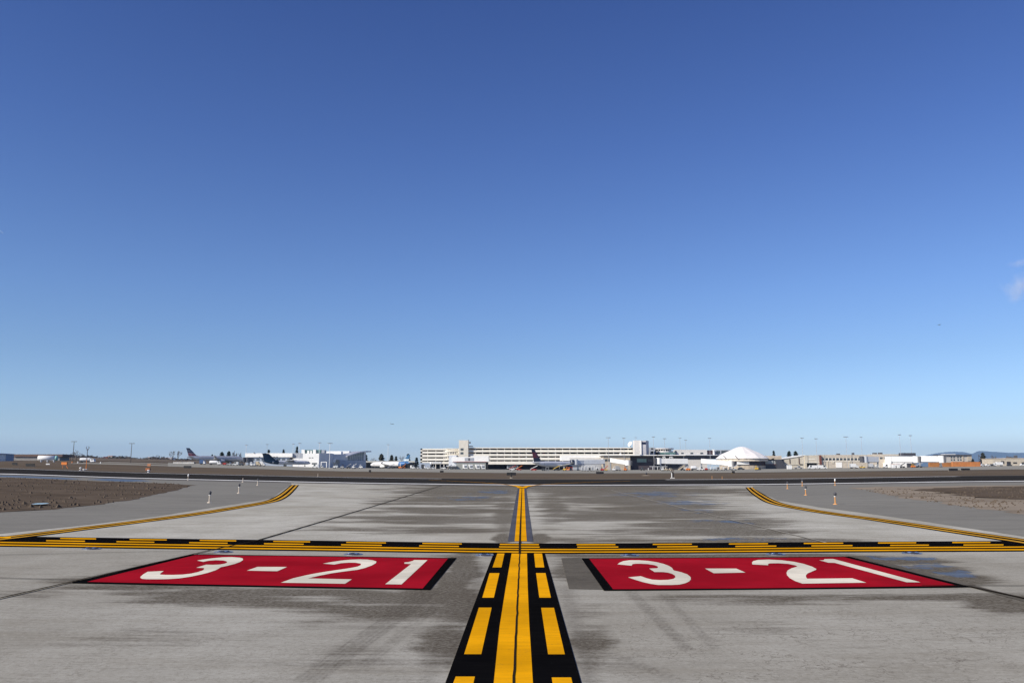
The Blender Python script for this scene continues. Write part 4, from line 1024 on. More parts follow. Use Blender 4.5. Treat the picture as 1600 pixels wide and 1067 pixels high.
# ---------------- jet bridges
def jet_bridge(label, pts, Y, ht=2.9, wd=2.7, cols=(WHT, DGR), cab=True, marks=False):
    """pts: (px, py of mid height, dy) along the tunnel, last one at the aircraft end"""
    o0 = base(pts[0][0], Y); r = thing('jet_bridge', label, 'jet bridge', o0, 0, 'jet bridges of the terminal')
    P3 = [Vector(((px - 800) * (Y + dy) / 1305 - o0.x, dy, W(800, py, Y + dy)[2] - o0.z)) for px, py, dy in pts]
    n = len(P3)
    for i in range(n - 1):
        a, b = P3[i], P3[i + 1]; s = 1 - .07 * i
        d = (b - a).normalized(); sd_ = Vector((-d.y, d.x, 0)).normalized() * wd / 2 * s; up = Vector((0, 0, ht / 2 * s))
        m = MB(); m.hexa([a - sd_ - up, b - sd_ - up, b + sd_ - up, a + sd_ - up, a - sd_ + up, b - sd_ + up, b + sd_ + up, a + sd_ + up]); t_ = m.build('tunnel', cols[0], r)
        m = MB(); u2 = Vector((0, 0, ht / 2 * s)); m.hexa([a - sd_ - u2 * 1.14, b - sd_ - u2 * 1.14, b + sd_ - u2 * 1.14, a + sd_ - u2 * 1.14, a - sd_ - u2 * 1.003, b - sd_ - u2 * 1.003, b + sd_ - u2 * 1.003, a + sd_ - u2 * 1.003]); m.build('floor_beam', cols[1], t_)
    e = P3[-1]
    if cab:
        m = MB(); m.tube(e - Vector((0, 0, ht * .62)), e + Vector((0, 0, ht * .6)), 1.9, None, 14); cb = m.build('cab', cols[0], r)
        d = (P3[-1] - P3[-2]).normalized(); c = e + d * 1.9; sd_ = Vector((-d.y, d.x, 0)).normalized()
        m = MB(); h = Vector((0, 0, ht * .58)); w_ = sd_ * 1.6; m.hexa([c - w_ - h, c + d * .9 - w_ - h, c + d * .9 + w_ - h, c + w_ - h, c - w_ + h, c + d * 1.3 - w_ + h, c + d * 1.3 + w_ + h, c + w_ + h]); m.build('hood', cols[1], cb)
    q = P3[-2].lerp(P3[-1], .72); zg = H(o0.x + q.x, o0.y + q.y) - o0.z
    m = MB(); m.box(q.x - .35, q.x + .35, q.y - 1.0, q.y - .6, zg + .5, q.z - ht * .45); m.box(q.x - .35, q.x + .35, q.y + .6, q.y + 1.0, zg + .5, q.z - ht * .45); m.box(q.x - .5, q.x + .5, q.y - 1.4, q.y + 1.4, zg + .45, zg + .9); m.build('lift_column', STL, r)
    for sy in (-1.1, 1.1):
        m = MB(); m.tube((q.x, q.y + sy - .25, zg + .5), (q.x, q.y + sy + .25, zg + .5), .5, None, 12); m.build('wheel', RUB, r)
    m = MB(); a = P3[0]; m.tube((a.x, a.y, H(o0.x + a.x, o0.y + a.y) - o0.z), (a.x, a.y, a.z - ht * .4), .55, None, 12); m.build('pedestal', STL, r)
    if marks:
        m = MB(); a, b = P3[0], P3[1]
        for px in (1036.4, 1038.4, 1047.4, 1050.2):
            t = (px - pts[0][0]) / (pts[1][0] - pts[0][0]); c = a.lerp(b, t) + Vector((0, -.6, ht / 2 + .1))
            m.tube(c + Vector((-.75, 0, 0)), c + Vector((0, 0, 1.35)), .13, None, 5); m.tube(c + Vector((.75, 0, 0)), c + Vector((0, 0, 1.35)), .13, None, 5)
        m.build('roof_hoop', WHT, r)
    return r
jet_bridge('white jet bridge sloping down from the tan block', [(954, 718.6, -6), (976, 722.2, -9), (981, 722.8, -10)], 590)
jet_bridge('white jet bridge with pale hoops on its roof', [(1074, 720.6, -4), (1040, 720.2, -7), (1029, 720, -8)], 585, 3.6, marks=True)
jet_bridge('white jet bridge reaching from the office block past the tent roof', [(1096, 720.0, -6), (1120, 722, -9), (1138, 724.2, -11), (1142, 724.4, -12)], 580, 3.2)
jet_bridge('grey jet bridge with a dark hood at the navy tailed aircraft', [(944, 721, -5), (912, 721.6, -9), (899, 721.8, -12)], 560, 2.8, cols=(LGR, NVY))
jet_bridge('dark jet bridge at the nose of the striped tail aircraft', [(395, 718, -3), (386, 718.2, -5)], 640, 3.2, cols=(DGR, DRK))
jet_bridge('short white jet bridge before the tan wing', [(1372, 717.5, -5), (1352, 717.4, -8)], 585, 3.6, cols=(LGR, DGR))
jet_bridge('white jet bridge below the dark rooftop plant room', [(1394, 717, -3), (1428, 717.5, -6), (1432, 717.6, -7)], 580, 3.6)
jet_bridge('long white jet bridge ending above the orange containers', [(1438, 716.6, 0), (1466, 716.8, -4), (1472, 717.2, -5)], 590, 4.0)

# ---------------- aircraft
def airliner(label, name_px, Y, head, L, r_, zc, fin_top, span, skin, finm, engm, fin_fn=None, tail_t=False, high=False, belly=None, group='airliners parked at the gates', dzc=0):
    b = base(name_px, Y); t = thing('airliner', label, 'airliner', b, head, group)
    # x runs from tail (0) to nose (L)
    sec = [(0, .06, .62), (.03, .20, .52), (.10, .52, .30), (.18, .80, .13), (.28, .97, .02), (.36, 1, 0), (.60, 1, 0), (.82, 1, 0), (.88, .97, -.02), (.92, .88, -.07), (.955, .68, -.17), (.98, .43, -.27), (1.0, .06, -.34)]
    m = MB(); rings = [[(f * L, r_ * k * math.cos(2 * math.pi * i / 18), zc + dz * r_ + r_ * k * math.sin(2 * math.pi * i / 18)) for i in range(18)] for f, k, dz in sec]
    m.loft(rings); fu = m.build('fuselage', skin, t, True)
    m = MB()
    n = int(L * .62 / 1.0)
    for i in range(n):
        x = L * .24 + i * 1.0
        for sy in (-1, 1):
            y0 = sy * r_ * .975; m.box(x, x + .38, min(y0, y0 + sy * .06), max(y0, y0 + sy * .06), zc + r_ * .14, zc + r_ * .14 + .42)
    m.build('window_row', GLS, fu)
    m = MB(); m.box(L * .925, L * .95, -r_ * .75, r_ * .75, zc + r_ * .40, zc + r_ * .62); m.build('cockpit_window', GLS, fu)
    m = MB()
    for x in (L * .86, L * .20):
        for sy in (-1, 1): m.box(x, x + .85, sy * r_ * (.97 if x > L * .5 else .82) - .07, sy * r_ * (.97 if x > L * .5 else .82) + .07, zc - r_ * .3, zc + r_ * .42)
    m.build('cabin_door', M('door_outline', (.45, .46, .48), .4), fu)
    # wings
    wz = zc + (r_ * .85 if high else -r_ * .62); ch = L * .19; di = .02 if high else .09
    for sy in (-1, 1):
        xr = L * .46; xt = L * (.50 if high else .36); s = span / 2; y0 = sy * r_ * .5
        m = MB(); th = ch * .055
        def wsec(x, c, y, z, th): return [(x, y, z), (x + c * .5, y, z + th), (x + c, y, z), (x + c * .5, y, z - th * .7)]
        m.loft([wsec(xr, ch, y0, wz, th), wsec(xr + (xt - xr) * .42, ch * (.8 if high else .62), sy * s * .40, wz + di * s * .4, th * .7), wsec(xt + (0 if high else .02 * L), ch * (.5 if high else .24), sy * s, wz + di * s, th * .25)])
        if not high: m.loft([wsec(xt + .02 * L, ch * .24, sy * s, wz + di * s, th * .2), wsec(xt + .0 * L, ch * .12, sy * (s + .35), wz + di * s + 2.0, th * .1)])
        m.build('wing', skin if not belly else belly, t, True)
        ye = sy * s * (.27 if high else .34); xe = xr + ch * (.5 if high else .62); re = r_ * (.36 if high else .52); ze = wz + (-.1 if high else di * s * .3 - re * 1.15)
        m = MB(); prof = [(-1.9, .45), (-1.2, .75), (0, 1.0), (1.1, 1.0), (1.7, .88)] if not high else [(-3.2, .2), (-1.5, .7), (0, .95), (1.6, .8), (2.4, .35)]
        m.loft([[(xe + a_ * re * 1.25, ye + re * k * math.cos(2 * math.pi * i / 16), ze + re * k * math.sin(2 * math.pi * i / 16)) for i in range(16)] for a_, k in prof])
        if not high: m.box(xe - re, xe + re * .8, ye - .12, ye + .12, ze + re * .8, wz + di * s * .36)
        en_ = m.build('engine', engm, t, True)
        if high:
            m = MB(); xp = xe + 2.45 * re * 1.25
            for k in range(6):
                an = math.pi / 3 * k + .3; m.hexa([(xp, ye + q1 * math.cos(an) - q2 * math.sin(an), ze + q1 * math.sin(an) + q2 * math.cos(an)) if not zz else (xp + .08, ye + q1 * math.cos(an) - q2 * math.sin(an), ze + q1 * math.sin(an) + q2 * math.cos(an)) for zz in (0, 1) for q1, q2 in ((.1, -.12), (1.95, -.16), (1.95, .16), (.1, .12))])
            m.build('propeller', DGR, en_)
        else:
            m = MB(); m.tube((xe + 1.72 * re * 1.25, ye, ze), (xe + 1.74 * re * 1.25, ye, ze), re * .80, None, 16); m.build('intake', RUB, en_)
    # fin and tailplanes
    fr, ft = L * (.145 if not tail_t else .25), L * (.055 if not tail_t else .13)
    xb = L * .045; zb = zc + r_ * .72; xq = -L * .005 if not tail_t else L * .0
    m = MB(); k = 16; rings = []
    for i in range(k + 1):
        f = i / k; x0_ = xb + (xq - xb) * f; c = fr + (ft - fr) * f; w_ = .32 * (1 - f) + .1; z = zb + (fin_top - zb) * f
        rings.append([(x0_, 0, z), (x0_ + c * .5, -w_, z), (x0_ + c, 0, z), (x0_ + c * .5, w_, z)])
    if fin_fn:
        for i in range(k): m.loft([rings[i], rings[i + 1]], fin_fn(i / k), caps=(i in (0, k - 1)))
    else: m.loft(rings)
    m.loft([[(xb + fr * .8, -.1, zb - .2), (xb + fr * 1.75, -.1, zb - .2), (xb + fr * 1.75, .1, zb - .2), (xb + fr * .8, .1, zb - .2)], [(xb + fr * .8, -.1, zb + .3), (xb + fr * .98, -.1, zb + .75), (xb + fr * .98, .1, zb + .75), (xb + fr * .8, .1, zb + .3)]])
    m.build('tail_fin', finm, t)
    for sy in (-1, 1):
        m = MB(); hz = fin_top - .15 if tail_t else zc + r_ * .45; x0_ = xq + .2 if tail_t else L * .02; sp_ = span * (.13 if tail_t else .17)
        def hs(x, c, y, z): return [(x, y, z), (x + c * .5, y, z + .14), (x + c, y, z), (x + c * .5, y, z - .1)]
        m.loft([hs(x0_ + L * .03, L * .085, sy * .1, hz), hs(x0_ - L * .0, L * .04, sy * sp_, hz + .25)]); m.build('tailplane', finm if tail_t else skin, t)
    # landing gear
    for gx, gy in ((L * .88, 0), (L * .47, -r_ * 1.15), (L * .47, r_ * 1.15)):
        wr = .38 if gy == 0 else .55
        m = MB(); m.tube((gx, gy, wr), (gx, gy, zc - r_ * .55), .13, None, 8); gr = m.build('landing_gear', STL, t)
        for sy in (-.3, .3):
            m = MB(); m.tube((gx, gy + sy - .15, wr), (gx, gy + sy + .15, wr), wr, None, 12); m.build('wheel', RUB, gr)
    return t
fin_us = [M('fin_navy', (.010, .016, .055), .5, spec=.2), M('fin_grey', (.34, .35, .38), .5, spec=.2), M('fin_red', (.24, .02, .028), .5, spec=.2)]
a1 = airliner('silver airliner with a blue and red striped tail', 289.5, 640, R(34), 44.5, 1.97, 3.9, 11.7, 34, SIL, fin_us, SIL,
              lambda f: (2 if int(f * 16) % 3 else 1) if f < .42 else (0 if int(f * 16) % 3 or f > .85 else 1))
fd = [M('fin_delta_navy', (.012, .018, .045), .4), M('fin_dark_red', (.17, .018, .03), .4)]
airliner('white airliner with a navy and dark red tail fin', 830.5, 545, R(38), 47.3, 1.95, 4.1, 13.9, 38, M('aircraft_grey_white', (.60, .61, .64), .35, .03), fd, NVY, lambda f: 1 if .30 < f < .70 else 0)
tp = airliner('turboprop airliner with high wing and teal T shaped tail', 408.8, 548, R(32), 32.8, 1.35, 2.55, 8.3, 28.4, M('turboprop_grey', (.50, .52, .58), .35), TEA, DGR, None, True, True)
m = MB(); L, r_, zc = 32.8, 1.35, 2.55
m.loft([[(f * L, r_ * k * math.cos(2 * math.pi * i / 18), zc + dz * r_ + r_ * k * math.sin(2 * math.pi * i / 18)) for i in range(18)] for f, k, dz in ((-.001, .075, .62), (.03, .215, .52), (.10, .535, .30), (.18, .815, .13), (.28, .985, .02), (.33, 1.01, .0))], caps=False)
m.build('painted_rear_body', TEA, tp, True)
fa = [M('fin_ocean_blue', (.02, .10, .22), .4), M('fin_pale', (.55, .62, .66), .4)]
airliner('white airliner with bright blue rear body facing the canopy', 640.5, 640, R(180 - 27), 37.5, 1.8, 3.3, 10.4, 32, AWH, fa, AWH, lambda f: 1 if .15 < f < .38 else 0)
# its painted rear body, a sleeve over the tail cone
t = bpy.data.objects[[o_.name for o_ in bpy.data.objects if o_.get('category') == 'airliner'][-1]]
m = MB(); L, r_, zc = 37.5, 1.8, 3.3
m.loft([[(f * L, r_ * k * math.cos(2 * math.pi * i / 18), zc + dz * r_ + r_ * k * math.sin(2 * math.pi * i / 18)) for i in range(18)] for f, k, dz in ((-.001, .075, .62), (.03, .215, .52), (.10, .535, .30), (.18, .815, .13), (.26, .97, .03))], caps=False)
m.build('painted_rear_body', BLU, t, True)
# ================================================================ VEHICLES ON THE APRON
V_WHT = M('vehicle_white', (.76, .76, .75), .4, .04); V_GRY = M('vehicle_grey', (.33, .34, .36), .4); V_SIL = M('vehicle_silver', (.55, .56, .57), .35)
V_BLU = M('vehicle_blue', (.05, .10, .22), .4); V_TAN = M('vehicle_tan', (.50, .42, .30), .6); V_DRK = M('vehicle_dark', (.04, .04, .045), .45); V_YEL = M('vehicle_yellow', (.72, .46, .06), .5)
def wheels(t, xs, hw, r=.38, w=.26):
    for x in xs:
        for sy in (-1, 1):
            m = MB(); m.tube((x, sy * hw - w / 2, r), (x, sy * hw + w / 2, r), r, None, 12); wh = m.build('wheel', RUB, t)
def vehicle(kind, label, x0, x1, Y, mt=None, mt2=None, flip=False, hk=1.0, group=None, rz=None, Lm=None):
    px = (x0 + x1) / 2; L = Lm or (x1 - x0) * Y / 1305; b = base(px, Y)
    mt = mt or V_WHT; mt2 = mt2 or mt
    names = {'box_truck': 'truck', 'tanker': 'tank truck', 'van': 'van', 'pickup': 'pickup truck', 'tug': 'tow tractor', 'cart': 'baggage cart', 'loader': 'belt loader', 'car': 'car', 'catering': 'catering truck', 'dolly': 'baggage cart', 'stairs': 'boarding stairs', 'container': 'cargo container'}
    t = thing({'box_truck': 'box_truck', 'tanker': 'tank_truck', 'van': 'van', 'pickup': 'pickup_truck', 'tug': 'tow_tractor', 'cart': 'baggage_cart', 'loader': 'belt_loader', 'car': 'car', 'catering': 'catering_truck', 'dolly': 'baggage_dolly', 'stairs': 'boarding_stairs', 'container': 'cargo_container'}[kind],
              label, names[kind], b, rz if rz is not None else (math.pi if flip else 0), group)
    h = L / 2
    if kind in ('box_truck', 'catering', 'tanker'):
        ch = 2.3 * hk; cl = min(2.2, L * .3)
        m = MB(); m.prof([(h - cl, .55), (h, .55), (h, 1.3), (h - .25, 1.45), (h - .6, ch), (h - cl, ch)], -1.05, 1.05); c = m.build('cab', mt, t)
        m = MB(); m.prof([(h - .22, 1.42), (h - .55, ch - .15), (h - .62, ch - .15), (h - .3, 1.40)], -.95, .95); m.box(h - cl * .75, h - .7, -1.07, 1.07, 1.4, ch - .25); m.build('window', GLS, c)
        m = MB(); m.box(-h, h - .1, -.9, .9, .5, .75); m.build('chassis', V_DRK, t)
        if kind == 'tanker':
            m = MB(); rr = 1.0 * hk; zc = .8 + rr
            m.loft([[(x, rr * k * math.cos(2 * math.pi * i / 18), zc + rr * k * math.sin(2 * math.pi * i / 18)) for i in range(18)] for x, k in ((-h, .6), (-h + .2, .95), (-h + .5, 1), (h - cl - .6, 1), (h - cl - .3, .95), (h - cl - .1, .6))]); m.build('tank', mt2, t, True)
        else:
            up = 3.1 * hk
            m = MB(); m.box(-h, h - cl - .15, -1.15, 1.15, .8, up); bo = m.build('cargo_box', mt2, t)
            m = MB(); m.box(-h - .03, -h, -1.0, 1.0, .95, up - .2); m.build('rear_door', V_GRY, bo)
        wheels(t, (-h + .9, h - cl * .55), .9, .45)
    elif kind in ('van', 'car', 'pickup'):
        hh = {'van': 2.1, 'car': 1.45, 'pickup': 1.75}[kind] * hk
        P_ = {'van': [(-h, .4), (h, .4), (h, 1.0), (h - .8, 1.15), (h - 1.5, hh), (-h, hh)],
              'car': [(-h, .3), (h, .3), (h, .75), (h * .5, .88), (h * .2, hh), (-h * .5, hh), (-h * .85, .92), (-h, .85)],
              'pickup': [(-h, .5), (h, .5), (h, 1.0), (h * .5, 1.1), (h * .28, hh), (-h * .1, hh), (-h * .16, 1.1), (-h, 1.1)]}[kind]
        m = MB(); m.prof(P_, -.92, .92); bd = m.build('body', mt, t)
        m = MB()
        if kind == 'van': m.prof([(h - .95, 1.2), (h - 1.5, hh - .12), (h - 2.4, hh - .12), (h - 2.4, 1.2)], -.94, .94)
        elif kind == 'car': m.prof([(h * .42, .92), (h * .18, hh - .08), (-h * .48, hh - .08), (-h * .74, .95)], -.94, .94)
        else: m.prof([(h * .42, 1.14), (h * .26, hh - .1), (-h * .07, hh - .1), (-h * .1, 1.14)], -.94, .94)
        m.build('window', GLS, bd); wheels(t, (-h * .62, h * .62), .82, .36)
        m = MB(); m.box(h - .04, h + .05, -.9, .9, .45, .65); m.build('bumper', V_DRK, t)
    elif kind == 'tug':
        m = MB(); m.prof([(-h, .35), (h, .35), (h, 1.0 * hk), (h * .1, 1.15 * hk), (0, 1.15 * hk), (-h, .95 * hk)], -.8, .8); m.build('body', mt, t)
        m = MB(); m.box(-h * .55, h * .1, -.72, .72, 1.95 * hk, 2.05 * hk); 
        for x in (-h * .5, h * .05):
            for sy in (-.68, .68): m.box(x - .05, x + .05, sy - .05, sy + .05, .9 * hk, 1.95 * hk)
        m.build('canopy_frame', mt2, t); m = MB(); m.box(-h * .45, -h * .1, -.4, .4, .95, 1.5 * hk); m.build('seat', V_DRK, t)
        wheels(t, (-h * .6, h * .6), .72, .36)
    elif kind == 'cart':
        m = MB(); m.box(-h, h, -.8, .8, .4, .55); m.build('deck', V_GRY, t)
        m = MB(); hh = 2.3 * hk
        m.prof([(-h, .55), (-h + .18, .55), (-h + .18, hh - .35), (-h * .6, hh - .2), (h * .6, hh - .2), (h - .18, hh - .35), (h - .18, .55), (h, .55), (h, hh - .1), (h - .2, hh), (-h + .2, hh), (-h, hh - .1)], -.8, .8); m.build('canopy', mt, t)
        m = MB(); m.box(-h * .7, h * .65, -.5, .6, .56, 1.4 * hk); m.build('luggage_load', mt2, t); wheels(t, (-h * .7, h * .7), .6, .24, .16)
    elif kind == 'dolly':
        m = MB(); m.box(-h, h, -.8, .8, .45, .6); m.build('deck', V_GRY, t); m = MB(); hh = 2.0 * hk
        for x in (-h + .08, 0, h - .08):
            for sy in (-.74, .74): m.box(x - .09, x + .09, sy - .06, sy + .06, .6, hh)
        m.box(-h, h, -.8, .8, hh, hh + .16); m.build('frame', mt, t); wheels(t, (-h * .7, h * .7), .6, .26, .16)
    elif kind == 'loader':
        m = MB(); m.box(-h * .8, h * .7, -.85, .85, .4, 1.0); m.build('body', mt, t)
        m = MB(); m.prof([(-h, .9), (h, 2.3 * hk), (h, 2.6 * hk), (-h, 1.2)], -.45, .45); m.build('belt', mt2, t); m = MB(); m.box(-h * .1, h * .1, .5, .85, 1.0, 1.7); m.build('seat', V_DRK, t); wheels(t, (-h * .55, h * .5), .75, .34)
    elif kind == 'stairs':
        m = MB(); m.prof([(-h, .4), (-h + .5, .4), (h, 3.0 * hk), (h, 3.4 * hk), (h - .6, 3.4 * hk), (-h, .8)], -.8, .8); m.build('stairway', mt, t)
        m = MB()
        for sy in (-.8, .8): m.prof([(-h, 1.6), (h, 4.2 * hk), (h, 4.3 * hk), (-h, 1.7)], sy - .04, sy + .04)
        m.build('handrail', mt2, t); m = MB(); m.box(-h * .2, h * .9, -.7, .7, .4, .9); m.build('chassis', V_DRK, t); wheels(t, (-h * .1, h * .7), .75, .34)
    elif kind == 'container':
        hh = 2.5 * hk; m = MB(); m.box(-h, h, -1.2, 1.2, .0, hh); bd = m.build('box', mt, t)
        m = MB(); n = max(3, int(L / .9))
        for i in range(n): x = -h + .2 + (L - .4) * i / (n - 1); m.box(x - .12, x + .12, -1.28, -1.2, .1, hh - .1)
        m.build('corrugation', mt, bd); m = MB(); m.box(-h - .05, h + .05, -1.3, 1.3, hh, hh + .12); m.build('roof_panel', mt2, t)
    return t
vl = [
 ('box_truck', 'blue and white box truck under the silver airliner', 312, 320.5, 560, V_WHT, V_BLU), ('tanker', 'white tank truck under the silver airliner', 327, 345, 552, V_WHT, V_WHT),
 ('tug', 'red tow tractor behind the white tank truck', 348, 353.5, 556, RED, V_DRK), ('pickup', 'grey pickup between red tractor and dark jet bridge', 354.5, 362.5, 556, V_GRY, None), ('van', 'pale van beside the dark jet bridge', 363.5, 372.5, 552, V_SIL, None),
 ('car', 'dark car at the foot of the dark jet bridge', 373.5, 380.5, 552, V_DRK, None), ('tug', 'white tow tractor in front of the dark jet bridge', 390.6, 395, 545, V_WHT, V_WHT), ('tug', 'small white tractor between dark jet bridge and tan truck', 395.6, 399.4, 548, V_WHT, V_GRY),
 ('box_truck', 'tan box truck behind the T shaped tail', 399.8, 406.8, 556, V_TAN, V_TAN), ('catering', 'tall white catering truck behind the T shaped tail', 404.8, 414, 562, V_WHT, V_WHT),
 ('van', 'white van ahead of the turboprop nose', 487.5, 497.2, 548, V_WHT, None), ('car', 'white car parked inside the gate frame', 500.6, 506, 580, V_WHT, None), ('tug', 'white tow tractor below the white wall band', 520.6, 524.6, 560, V_WHT, V_DRK),
 ('tug', 'grey tow tractor below the curved roof hall', 532, 537.6, 562, V_GRY, V_DRK), ('loader', 'dark belt loader below the tall blue glass', 541, 548.6, 565, V_DRK, V_GRY), ('loader', 'grey belt loader next to the corner pier', 549.4, 557, 562, V_GRY, V_SIL), ('tug', 'bright white tractor at the corner pier of the hall', 550.6, 554, 552, V_WHT, V_WHT),
 ('tug', 'white tractor at the nose of the blue tailed airliner', 561, 566.6, 590, V_WHT, V_WHT), ('loader', 'dark belt loader under the blue tailed airliner', 606, 616, 596, V_DRK, V_GRY), ('tug', 'orange red tractor under the bright blue rear body', 622.6, 627.4, 590, ORG, V_WHT), ('loader', 'orange red belt loader under the bright blue tail', 628, 634, 592, ORG, ORG),
 ('van', 'white van behind the bright blue tail', 641, 648.8, 585, V_WHT, None), ('car', 'white car with dark load beside the service building', 650.4, 655.6, 590, V_SIL, None), ('box_truck', 'dark box truck with white cab at the service building', 658.4, 664.6, 596, V_WHT, V_DRK),
 ('pickup', 'white pickup with long hood at the service building', 664.9, 672, 585, V_WHT, None), ('car', 'silver car by the canopy posts', 672.6, 680, 592, V_SIL, None), ('pickup', 'white pickup facing the round ramp', 689.4, 697, 582, V_WHT, None),
 ('loader', 'dark loader beside the grey lower wall', 699.6, 706, 588, V_DRK, V_DRK), ('tug', 'dark tractor touching the grey lower wall', 706.4, 712.6, 586, V_DRK, V_GRY),
 ('tug', 'white catering truck first from the dark loader along the grey wall', 723.6, 729.8, 580, V_WHT, V_WHT), ('tug', 'white catering truck second from the dark loader along the grey wall', 732.6, 738.6, 580, V_WHT, V_WHT), ('tug', 'white catering truck third from the dark loader along the grey wall', 743, 749.2, 580, V_WHT, V_WHT), ('tug', 'white catering truck at the end of the grey wall', 751, 757.2, 580, V_WHT, V_WHT),
 ('loader', 'red and white loader before the glass entrance', 795, 806, 530, V_WHT, RED), ('loader', 'long red belt loader right of the glass entrance', 806.6, 816, 530, RED, ORG), ('loader', 'pale red belt loader under the navy and red tail', 828.5, 840, 522, RED, V_WHT), ('tug', 'dark tractor below the rear of the navy tailed airliner', 846.5, 852, 516, V_DRK, V_DRK), ('cart', 'dark baggage cart below the rear of the navy tailed airliner', 852.6, 857.4, 516, V_GRY, V_DRK),
 ('loader', 'yellow belt loader raised to the navy tailed airliner', 864, 874.4, 522, V_DRK, V_YEL), ('tug', 'yellow tractor under the wing of the navy tailed airliner', 879.6, 884, 520, V_YEL, V_WHT), ('cart', 'orange baggage cart under the wing of the navy tailed airliner', 884.6, 889.6, 520, ORG, ORG), ('cart', 'red baggage cart under the wing of the navy tailed airliner', 890, 894.6, 522, RED, V_DRK),
 ('cart', 'white baggage cart nearest the nose of the navy tailed airliner', 909, 913.2, 505, V_WHT, V_GRY), ('cart', 'second white baggage cart from the airliner nose', 914, 918.4, 505, V_WHT, V_GRY), ('cart', 'third white baggage cart from the airliner nose', 919, 923.4, 505, V_WHT, V_DRK), ('cart', 'white baggage cart at the tractor end of the row', 924, 928.6, 505, V_WHT, V_GRY), ('cart', 'white baggage cart standing alone by the red tractor', 931.4, 935.4, 512, V_WHT, V_DRK),
 ('tug', 'dark red tractor in front of the tan block', 938.4, 943.4, 508, RED, V_DRK), ('loader', 'yellow and red belt loader in front of the tan block', 943.8, 949.6, 512, V_YEL, RED), ('tug', 'white tractor with dark seat below sloping jet bridge', 956.6, 961.4, 512, V_WHT, V_WHT), ('box_truck', 'grey box truck below the sloping jet bridge', 961.8, 970, 522, V_GRY, V_GRY), ('tug', 'orange tractor below the sloping jet bridge', 974.6, 979.2, 512, ORG, ORG),
 ('pickup', 'dark pickup parked in the shade of the dark block', 1000.6, 1007.4, 545, V_DRK, None), ('tug', 'white tractor beside the grey gantry', 1033.4, 1037, 512, V_WHT, V_WHT), ('pickup', 'tan pickup below the hooped jet bridge', 1037.4, 1043.6, 508, V_TAN, None), ('car', 'low tan car below the hooped jet bridge', 1044.2, 1050, 508, V_TAN, None),
 ('stairs', 'pale boarding stairs beneath the hooped jet bridge', 1059.6, 1070.6, 530, V_TAN, V_GRY), ('tug', 'orange and white tractor at the foot of the boarding stairs', 1072, 1078.2, 515, ORG, V_WHT), ('tanker', 'white tank truck right of the boarding stairs', 1079.4, 1092, 520, V_WHT, V_WHT), ('van', 'white van beneath the sloping end of the tent roof jet bridge', 1093.4, 1100.4, 525, V_WHT, None), ('tug', 'red tractor beneath the tent roof jet bridge', 1101.4, 1105.4, 520, RED, V_WHT),
 ('dolly', 'white framed baggage dolly nearest the red tractor', 1110, 1118.4, 520, V_WHT, None), ('dolly', 'white framed baggage dolly between dolly and silver cart', 1119.4, 1129.4, 520, V_WHT, None), ('cart', 'silver baggage cart under the end cab of the tent roof jet bridge', 1131, 1136.4, 518, V_SIL, V_DRK), ('loader', 'long grey belt loader below the tent shaped roof', 1141, 1152, 516, V_GRY, V_SIL), ('car', 'dark car under the white sign band of the tent roof building', 1152.6, 1163, 545, V_DRK, None),
 ('tug', 'orange tractor at the glass side of the tent roof building', 1179.6, 1184.4, 512, V_YEL, V_YEL), ('tug', 'dark tractor next to the orange tractor', 1184.8, 1188.4, 512, V_DRK, V_DRK), ('container', 'white cargo container at the slanted dark wall', 1230, 1236.4, 560, V_WHT, V_WHT), ('pickup', 'grey pickup below the tan sloping wall', 1241, 1254, 570, V_GRY, None),
 ('van', 'long low white van before the dark portal', 1262, 1276.6, 545, V_WHT, None), ('van', 'long white van at the red brick pier', 1277.4, 1291.6, 545, V_WHT, None), ('box_truck', 'white box truck with big dark window before the square windows', 1328.4, 1340.6, 560, V_WHT, V_WHT), ('loader', 'yellow belt loader under the short jet bridge', 1342.6, 1352.8, 560, V_YEL, V_TAN), ('box_truck', 'grey box truck under the short jet bridge', 1357.6, 1366, 562, V_GRY, V_SIL), ('cart', 'white cart between jet bridge and red post', 1368.4, 1373, 562, V_WHT, V_GRY),
 ('van', 'white van left of the gate annex', 1380.4, 1386.6, 560, V_WHT, None), ('container', 'tall white and pink bin before the gate annex', 1394.4, 1398, 556, V_WHT, ORG), ('container', 'short white bin before the gate annex', 1401, 1405, 556, V_WHT, RED), ('loader', 'dark raised belt loader at the gate annex', 1405.6, 1414.6, 562, V_DRK, V_DRK), ('tug', 'orange tractor under the white jet bridge of the annex', 1424, 1430, 560, ORG, V_YEL), ('loader', 'dark belt loader before the orange containers', 1431, 1442, 562, V_DRK, V_GRY),
 ('car', 'silver car at the end of the orange container', 1531.5, 1539, 640, V_SIL, None), ('car', 'white car between silver and dark cars', 1540, 1547, 640, V_WHT, None), ('car', 'dark car before the storage shed', 1547.6, 1553.6, 640, V_DRK, None), ('box_truck', 'white box truck beside the tan storage shed', 1552.6, 1566.6, 655, V_WHT, V_WHT), ('car', 'black car before a storage shed doorway', 1574, 1581, 645, V_DRK, None), ('car', 'white car at the end of the storage shed', 1594.6, 1602, 645, V_WHT, None),
 ('tanker', 'silver and red tank truck with white cab on the far road', 124, 147.5, 470, V_WHT, V_SIL)]
